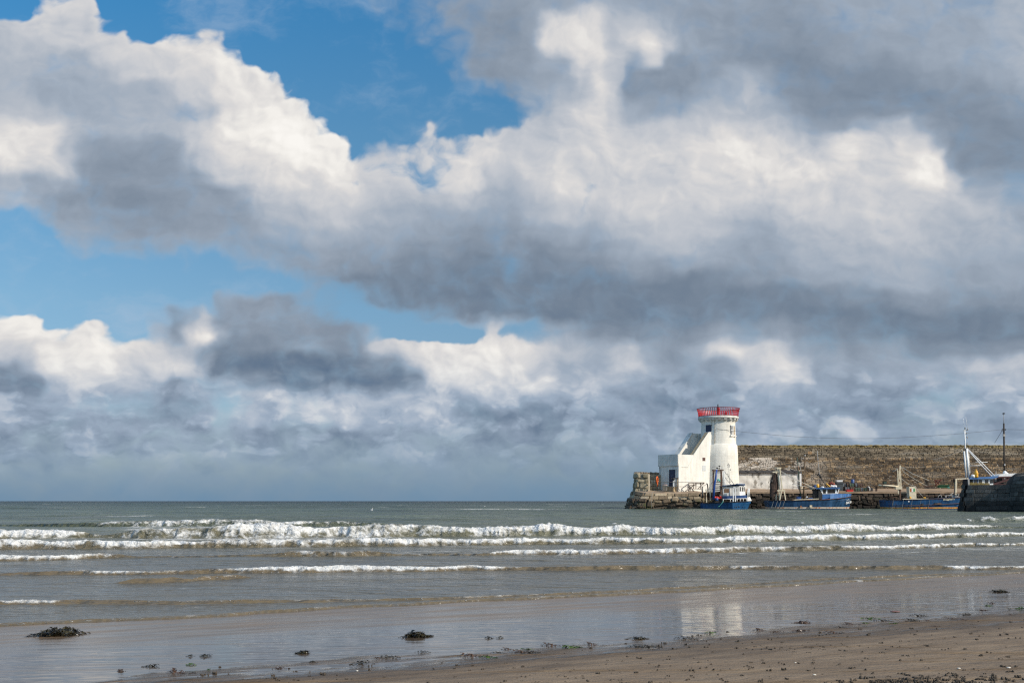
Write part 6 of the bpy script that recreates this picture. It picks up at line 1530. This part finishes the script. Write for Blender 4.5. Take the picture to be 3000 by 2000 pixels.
# quay clutter: everything stands on the sloping quay top
def qz(y): return quay_z(y)+.01
def build_quay_clutter():
    rr = random.Random(12)
    def q(px, y): return Vector((wx(px, y), y, qz(y)))
    # lobster pots: a barred half cylinder cage under net
    def pot_parts(r, L, W, H, mcol):
        b = MB(); b.box(-L/2, L/2, -W/2, W/2, 0, .05); b.build('pot_base', M_dk, r)
        for i in range(3):
            x = -L/2+.04+i*(L-.08)/2
            MB().tube([(x, -W/2, .05), (x, -W/2, H*.55), (x, -W*.32, H*.88), (x, 0, H), (x, W*.32, H*.88), (x, W/2, H*.55), (x, W/2, .05)], .025, 5).build('pot_hoop', M_brown, r)
        n = MB(); k = 7; pts = []
        for i in range(k):
            a = PI*i/(k-1); pts.append((-W/2*.92*math.cos(a), .06+(H*.9)*math.sin(a)**.7))
        vs = [(x, y, z) for x in (-L/2+.05, L/2-.05) for y, z in pts]
        n.add(vs, [(i, i+1, k+i+1, k+i) for i in range(k-1)]+[tuple(range(k)), tuple(range(k, 2*k))]); n.build('pot_net', mcol, r)
    mcols = [simple('net_green', (.045, .075, .05), .95, .4, 6.), M_net, simple('net_grey', (.09, .10, .11), .95, .4, 6.), simple('net_rust', (.17, .065, .03), .95, .4, 6.)]
    names = ['green', 'brown', 'grey', 'rust red']
    place = [(2482, 161.6, 0, 2), (2489, 161.8, 0, 0), (2497, 161.5, 0, 1), (2505, 161.9, 0, 2), (2514, 161.6, 0, 1), (2522, 161.8, 0, 3), (2530, 161.6, 0, 3),
             (2486, 161.9, .62, 1), (2494, 161.8, .62, 0), (2502, 162., .62, 2), (2511, 161.8, .62, 2), (2519, 161.8, .62, 1), (2533, 160.2, 0, 0), (2512, 159.2, 0, 0), (2521, 159.3, 0, 2), (2468, 162., 0, 0), (2475, 161.9, 0, 1), (2472, 162., .62, 2)]
    protos = {}
    POT_POS = ['at the left end of the lower pot row', 'second along the lower pot row', 'third along the lower pot row', 'in the middle of the lower pot row', 'right of the middle in the lower pot row', 'next to last in the lower pot row', 'at the right end of the lower pot row',
        'upper row, leftmost above the lower pots', 'upper row, second above the lower pots', 'upper row, in the middle of the heap', 'upper row, under the hanging sign side', 'upper row, near the right of the heap', 'lying alone right of the heap', 'near the quay edge just right of the red crate', 'near the quay edge farther right of the red crate', 'just right of the dark crate, below', 'apart between dark crate and pot rows', 'stacked atop the pots beside the dark crate']
    POT_POS[10] = 'upper row, just right of the blue drum'
    for i, (px, y, up, k) in enumerate(place):
        loc = q(px, y)+Vector((0, 0, up)); rz = rr.uniform(-.3, .3)
        pos = POT_POS[i]; lab = '%s netted lobster pot %s' % (names[k], pos)
        if k not in protos:
            r = empty('lobster_pot', lab, 'lobster pot', (0, 0, 0), 0, 'lobster pots heaped on the quay'); pot_parts(r, .85, .6, .6, mcols[k]); protos[k] = r
        else:
            s = protos[k]; r = s.copy(); col.objects.link(r)
            for ch in s.children:
                c = ch.copy(); col.objects.link(c); c.parent = r
            r['label'] = lab
        r.location = loc; r.rotation_euler = (0, 0, rz)
    def crate(px, y, w, h, dpt, m, label, name='fish_crate', up=0):
        c = q(px, y)+Vector((0, 0, up)); t = .05
        r = empty(name, label, 'crate', c)
        b = MB(); b.box(c.x-w/2, c.x+w/2, y-dpt/2, y+dpt/2, c.z, c.z+h*.82); b.build('crate_body', m, r)
        e = MB()
        e.box(c.x-w/2-t, c.x+w/2+t, y-dpt/2-t, y-dpt/2, c.z+h*.8, c.z+h); e.box(c.x-w/2-t, c.x+w/2+t, y+dpt/2, y+dpt/2+t, c.z+h*.8, c.z+h); e.box(c.x-w/2-t, c.x-w/2-.002, y-dpt/2, y+dpt/2, c.z+h*.8, c.z+h); e.box(c.x+w/2+.002, c.x+w/2+t, y-dpt/2, y+dpt/2, c.z+h*.8, c.z+h)
        e.build('crate_rim', m, r)
    crate(2488.5, 158.8, .98, .34, .7, M_redp, 'bright red fish crate on the quay edge behind the trawler bow')
    crate(2458.5, 161.9, .9, .3, .7, M_wht, 'white fish box lying on the dark crates behind the life raft canister', up=1.45)
    crate(2458.5, 161.9, 1., 1.4, .8, simple('dark_crate', (.04, .05, .055), .7, .3), 'tall dark crate stack beneath the white fish box behind the trawler')
    def drum(px, y, r_, h, m, label, name='drum', up=0):
        mb = MB(); mb.lathe([(0, 0), (r_, 0), (r_*1.02, h*.33), (r_*.97, h*.36), (r_*1.02, h*.66), (r_*.97, h*.69), (r_, h), (r_*.9, h), (r_*.88, h*.95), (0, h*.95)], q(px, y)+Vector((0, 0, up)), 16); tag(mb.build(name, m), label, 'drum')
    drum(2389, 161, .3, .95, M_blk, 'blue drum on the quay just left of the yellow roof drum'); drum(2384, 161.3, .3, .85, M_dk, 'dark drum on the quay, leftmost of the drums behind the trawler')
    drum(2498, 162.2, .26, .7, M_blk, 'blue drum perched on the pot heap by the harbour wall', up=1.15)
    drum(2545, 160.5, .34, .62, M_dk, 'squat black drum at the right end of the lobster pots'); drum(2552, 160.7, .30, .55, M_dk, 'small black drum next to the curved white pipe on the quay')
    mb = MB(); c = q(2548, 159.8); mb.tube([c+Vector((0, 0, .05)), c+Vector((0, 0, .5)), c+Vector((-.1, 0, .68)), c+Vector((-.3, 0, .74))], .07, 7); tag(mb.build('bent_pipe', M_wht), 'bent white pipe standing between the black drums on the quay', 'pipe')
    # barrow frame beside the stained shed
    r = empty('quay_frame', 'thin dark metal frame standing in front of the whitewashed shed', 'frame', q(2331, 160))
    for a, b in (((715, 965), (715, 1090)), ((808, 965), (808, 1060)), ((715, 965), (808, 962)), ((715, 1020), (808, 1018))): MB().bar(Z2(*a, 160.3), Z2(*b, 160.3), .06).build('frame_bar', M_rust, r)
    r = empty('cream_box', 'small cream box on the quay between the two trawler masts', 'box', Z2(860, 1050, 160.)); mb = MB(); c = Z2(860, 1052, 160.); mb.box(c.x-.17, c.x+.17, 159.8, 160.2, c.z, c.z+.36); mb.box(c.x-.2, c.x+.2, 159.76, 160.24, c.z+.362, c.z+.42); mb.build('box_body', M_cream, r)
    # sign on a bracket on the harbour wall
    r = empty('wall_sign', 'square tan board on a black arm fixed high on the harbour wall', 'sign', Z2(1003, 440, 171))
    MB().prism([Z2(970, 462, 170.6), Z2(1036, 465, 170.6), Z2(1036, 418, 170.6), Z2(970, 415, 170.6)], (0, .08, 0)).build('board', simple('tan_board', (.34, .20, .09), .7, .3), r)
    MB().tube([Z2(978, 455, 170.75), Z2(925, 478, 171.2), Z2(925, 478, 171.7)], .06, 6).build('bracket', M_dk, r)
    # far quay gear behind the rusty trawler
    r = empty('trawl_beam', 'rusty toothed trawl beam lying on the quay behind the cream funnel', 'trawl beam', Z3(690, 1078, 160))
    MB().bar(Z3(635, 1058, 160), Z3(755, 1056, 160), .14).build('beam', M_rust, r); MB().bar(Z3(640, 1080, 160), Z3(750, 1082, 160), .12).build('shoe_bar', M_dk, r)
    for i in range(8): MB().bar(Z3(642+i*15, 1060, 160), Z3(648+i*15, 1080, 160), .09).build('tooth', M_rust, r)
    r = empty('red_trestle', 'rusty red steel trestle standing against the wall behind the trawl beam', 'trestle', Z3(800, 1060, 163))
    for a, b in (((770, 982), (872, 982)), ((790, 985), (790, 1060)), ((850, 985), (785, 1060)), ((790, 990), (850, 1058)), ((768, 1002), (850, 1000))): MB().bar(Z3(*a, 163), Z3(*b, 163), .13).build('trestle_bar', simple('red_oxide', (.13, .035, .02), .85, .4) if 'red_oxide' not in bpy.data.materials else bpy.data.materials['red_oxide'], r)
    mg = simple('green_paint', (.03, .12, .05), .7, .3)
    r = empty('green_trough', 'long low green metal trough on the quay behind the cream funnel', 'trough', Z3(885, 1082, 159.5)); a = Z3(825, 1082, 159.5); b = Z3(945, 1082, 159.5); mb = MB()
    mb.prism([(a.x, 159.2, a.z), (b.x, 159.2, a.z), (b.x+.12, 159.1, a.z+.42), (a.x-.05, 159.1, a.z+.42)], (0, .7, 0)); mb.build('trough_body', mg, r); MB().bar((a.x-.1, 159.05, a.z+.45), (b.x+.16, 159.05, a.z+.45), .07).build('trough_rim', mg, r)
    mb = MB(); c = Z3(940, 1090, 159.); mb.tube([c, c+Vector((.25, 0, -.05)), c+Vector((.4, 0, .1)), c+Vector((.2, 0, .25)), c+Vector((-.1, 0, .2))], .04, 5); tag(mb.build('teal_rope', M_teal), 'loose green rope on the quay at the right end of the green trough', 'rope')
    r = empty('green_ramp', 'green board leaning on the quay at the left end of the dark near pier', 'board', Z8(250, 600, 158)); MB().bar(Z8(195, 635, 158), Z8(300, 470, 158), .45, .08).build('board', mg, r); MB().bar(Z8(180, 600, 158.3), Z8(290, 440, 158.3), .10).build('board_edge', M_dk, r)
    r = empty('winch_house', 'dark green winch box on legs against the harbour wall left of the white boom', 'winch', Z3(135, 1030, 163)); MB().box(Z3(118, 0, 163).x, Z3(150, 0, 163).x, 162.6, 163.3, wz(1180+1034/4.3556, 163), wz(1180+1002/4.3556, 163)).build('winch_box', simple('dark_green', (.02, .05, .035), .7, .3), r)
    for zx in (122, 148): MB().bar(Z3(zx, 1035, 163), Z3(zx, 1068, 163), .08).build('leg', M_rust, r)
build_quay_clutter()
# ---------------------------------------------------------------- seaweed, worm casts, pebbles
def ground(px, py):
    d = 8.
    for _ in range(12):
        x = wx(px, d); z = float(beach_z(np.array(x), np.array(d))); d = (EYE-z)*F/(py-HZ)
    x = wx(px, d); return Vector((x, d, float(beach_z(np.array(x), np.array(d)))))
def weed_mat(name, c, c2):
    m, g, b = mat(name); tc = g.n.new('ShaderNodeTexCoord')
    n = g.noise(tc.outputs['Object'], 14., 4., .6)
    g.put(b.inputs['Base Color'], g.mix(g.ss(n, .4, .65), c, c2)); b.inputs['Roughness'].default_value = .28; b.inputs['Specular IOR Level'].default_value = .5
    return m
M_weed = weed_mat('wet_wrack', (.012, .010, .006), (.042, .034, .012)); M_weedg = weed_mat('green_weed', (.030, .062, .012), (.075, .12, .02)); M_weedb = weed_mat('brown_weed', (.045, .024, .014), (.09, .05, .03))
def weed_mesh(w, h, dpt, n, seed, spread=1.):
    """a heap of ribbon fronds with bladders"""
    rr = random.Random(seed); mb = MB()
    if n > 100:
        for k in range(5): mb.blob((rr.uniform(-.28, .28)*w, rr.uniform(-.2, .2)*dpt, h*.12), (w*rr.uniform(.07, .14), dpt*.2, h*rr.uniform(.2, .5)), 9, 5, .7, seed+k)
    humps = [(rr.uniform(-.36, .36), rr.uniform(.6, 1.)) for _ in range(4)]
    for i in range(n):
        u = rr.gauss(0, .27)*spread; u = max(-.62, min(.62, u)); v = rr.uniform(-.5, .5)
        env = max([a*math.exp(-((u-c)/.20)**2) for c, a in humps]+[.12])
        p = Vector((u*w, v*dpt, rr.random()**.6*h*env*.85)); a = rr.uniform(0, 2*PI); l = rr.uniform(.10, .26)*(w*.5+h)*(.75 if w > .2 else 1.5); el = rr.uniform(-.5, .9)
        dirn = Vector((math.cos(a)*math.cos(el), math.sin(a)*math.cos(el), math.sin(el))); side = dirn.cross(Vector((rr.uniform(-1, 1), rr.uniform(-1, 1), 1))).normalized()*l*rr.uniform(.10, .24)
        k = 4; vs = []
        for j in range(k):
            t = j/(k-1); q = p+dirn*(l*t)+Vector((0, 0, -.55*l*t*t)); q.z = max(q.z, .002); s = side*(1-.55*t)*(1+.4*rr.uniform(-1, 1)); vs += [q-s, q+s]
        mb.add(vs, [(2*j, 2*j+1, 2*j+3, 2*j+2) for j in range(k-1)])
        if rr.random() < .22: mb.blob(vs[-1], (min(l*.08, .006),)*3, 6, 4)
    return mb
def weeds():
    big = [(172, 1859, 178, 26, 'big heap of dark wrack lying in the wash near the left edge', M_weed, 900), (1221, 1864, 86, 21, 'dark wrack clump in the middle of the wet sand, second largest', M_weed, 520),
           (1432, 1869, 32, 9, 'small dark weed lump right of the middle wrack clump', M_weed, 70), (1462, 1868, 30, 9, 'thin upright weed sprig beside the small dark lump', M_weed, 40),
           (1873, 1870, 76, 8, 'flat dark weed strip on wet sand just left of the lighthouse reflection', M_weed, 120), (2350, 1823, 62, 8, 'reddish flat weed strip on wet sand right of the lighthouse reflection', M_weedb, 110),
           (2926, 1733, 58, 11, 'dark wrack clump out in the shallow wash near the right edge', M_weed, 150), (2880, 1788, 36, 6, 'brown weed strip below the right-hand wrack clump', M_weedb, 60),
           (886, 1912, 56, 12, 'dark spiky weed tuft left of centre on the wet sand', M_weed, 130), (915, 1939, 34, 7, 'smaller weed tuft just below the dark spiky one', M_weed, 60),
           (558, 1921, 28, 9, 'left half of a broken weed strand near the lower left', M_weed, 60), (602, 1921, 42, 11, 'right half of a broken weed strand with an upright tip', M_weed, 80),
           (560, 1947, 42, 8, 'bright green weed scrap under the broken strand', M_weedg, 60), (353, 1966, 26, 12, 'round brown weed tuft by itself near the lower left corner', M_weedb, 90), (611, 1962, 18, 8, 'green and brown weed tuft at the edge of the dry sand', M_weedg, 50)]
    for i, (px, py, w, h, lab, m, n) in enumerate(big):
        p = ground(px, py); s = p.y/F
        o = weed_mesh(w*s*.70, h*s*.86, w*s*.55, n, 100+i).build('seaweed_clump', m, None, fix=False); o.location = p; tag(o, lab, 'seaweed')
    protos = {}
    small = [(820, 1957), (520, 1969), (445, 1952), (1110, 1927), (1140, 1925), (1240, 1909), (1488, 1901), (1460, 1911), (1525, 1910), (1555, 1911), (1380, 1921), (1060, 1943), (1615, 1890), (1735, 1888), (1545, 1902, 1), (1675, 1897, 1), (1430, 1925, 1),
             (2080, 1853, 1), (2228, 1846), (2275, 1850), (2345, 1847), (2465, 1838), (2490, 1828), (2545, 1812, 1), (2538, 1825, 1), (2588, 1818), (2620, 1826, 1), (2665, 1814), (2692, 1803), (2678, 1820), (2720, 1818), (2790, 1812), (2830, 1800), (2898, 1774, 1), (2907, 1767), (2988, 1783, 1), (2960, 1800), (2740, 1834), (2440, 1853), (2010, 1870), (1905, 1895), (1870, 1895), (2400, 1862), (2820, 1815)]
    rr = random.Random(77)
    for it in small:
        gk = len(it) > 2; key = (gk, rr.randrange(4))
        p = ground(it[0], it[1])
        if key not in protos:
            o = weed_mesh(.10, .024, .06, 44, 300+len(protos)).build('seaweed_scrap', M_weedg if gk else (M_weed if key[1] % 2 else M_weedb), None, fix=False); protos[key] = o
        else:
            o = protos[key].copy(); col.objects.link(o)
        tag(o, 'small bright green seaweed scrap stranded along the wet sand edge' if gk else 'small dark seaweed scrap stranded along the wet sand edge', 'seaweed', 'green seaweed scraps' if gk else 'dark seaweed scraps')
        o.location = p; o.rotation_euler = (0, 0, rr.uniform(-.5, .5)); sc = rr.uniform(.5, 1.15); o.scale = (sc*1.3, sc, sc)
weeds()
def casts():
    """sand-coloured worm casts and crumbs scattered over the drained sand"""
    mb = MB(); rr = random.Random(5); n = 0
    def cast(p, s, k, seed):
        for j in range(k):
            q = p+Vector((rr.gauss(0, s*.55), rr.gauss(0, s*.55), s*.22*rr.random())); mb.blob(q, (s*rr.uniform(.25, .5), s*rr.uniform(.25, .5), s*rr.uniform(.22, .55)), 6, 4, .5, seed+j)
    while n < 620:
        px = rr.uniform(-250, 3250); py = rr.uniform(1790, 2060)
        p = ground(px, py); t = p.y*CP-p.x*SP
        if t > 5.95+rr.gauss(0, .25): continue
        if gnoise(np.array(p.x*1.1), np.array(p.y*2.2), 3) < rr.uniform(-.9, .5): continue
        s = rr.choice((.006, .008, .010, .013, .017)); cast(p, s, rr.randint(2, 6), n); n += 1
    for i in range(190):   # crumbly ridge in the near right corner
        px = rr.gauss(2700, 160); py = 1990-abs(rr.gauss(0, 9))+(2700-px)*.02+rr.uniform(0, 24)
        p = ground(px, py); cast(p, rr.choice((.008, .011, .016, .02)), rr.randint(3, 6), i*7)
    for i in range(60):
        px = rr.gauss(2330, 90); py = 1896+rr.gauss(0, 7); cast(ground(px, py), rr.choice((.007, .01)), rr.randint(2, 4), i*7)
    o = mb.build('worm_casts', simple('cast_sand', (.060, .045, .030), .85, .45, 20.), None, fix=False)
    tag(o, 'dark little worm casts and crumbs of wet sand', 'worm casts', None, 'stuff')
    m = simple('pale_shell', (.62, .58, .50), .6, .2, 30.)
    for px, py, s, lab in ((2955, 1955, .014, 'white pebble on the drained sand near the lower right corner'), (2809, 1957, .012, 'flat pale shell on the sand left of the white pebble'), (2386, 1976, .012, 'small pale shell on the sand near the bottom, right of centre'), (2330, 1940, .008, 'tiny pale shell on the open sand below the lighthouse reflection'), (1046, 1964, .010, 'white pebble on the sand edge near the bottom, left of centre'), (2622, 1792, .04, 'reddish flat stone alone on the wet sand right of centre')):
        p = ground(px, py); q = MB(); s *= .7 if s < .03 else 1; q.blob((0, 0, s*.2), (s*1.3, s, s*.45 if s < .03 else s*.12), 10, 6, .2, int(px))
        o = q.build('pebble', m if 'reddish' not in lab else simple('red_stone', (.16, .07, .06), .5), None); o.location = p; tag(o, lab, 'pebble' if 'shell' not in lab else 'shell')
casts()
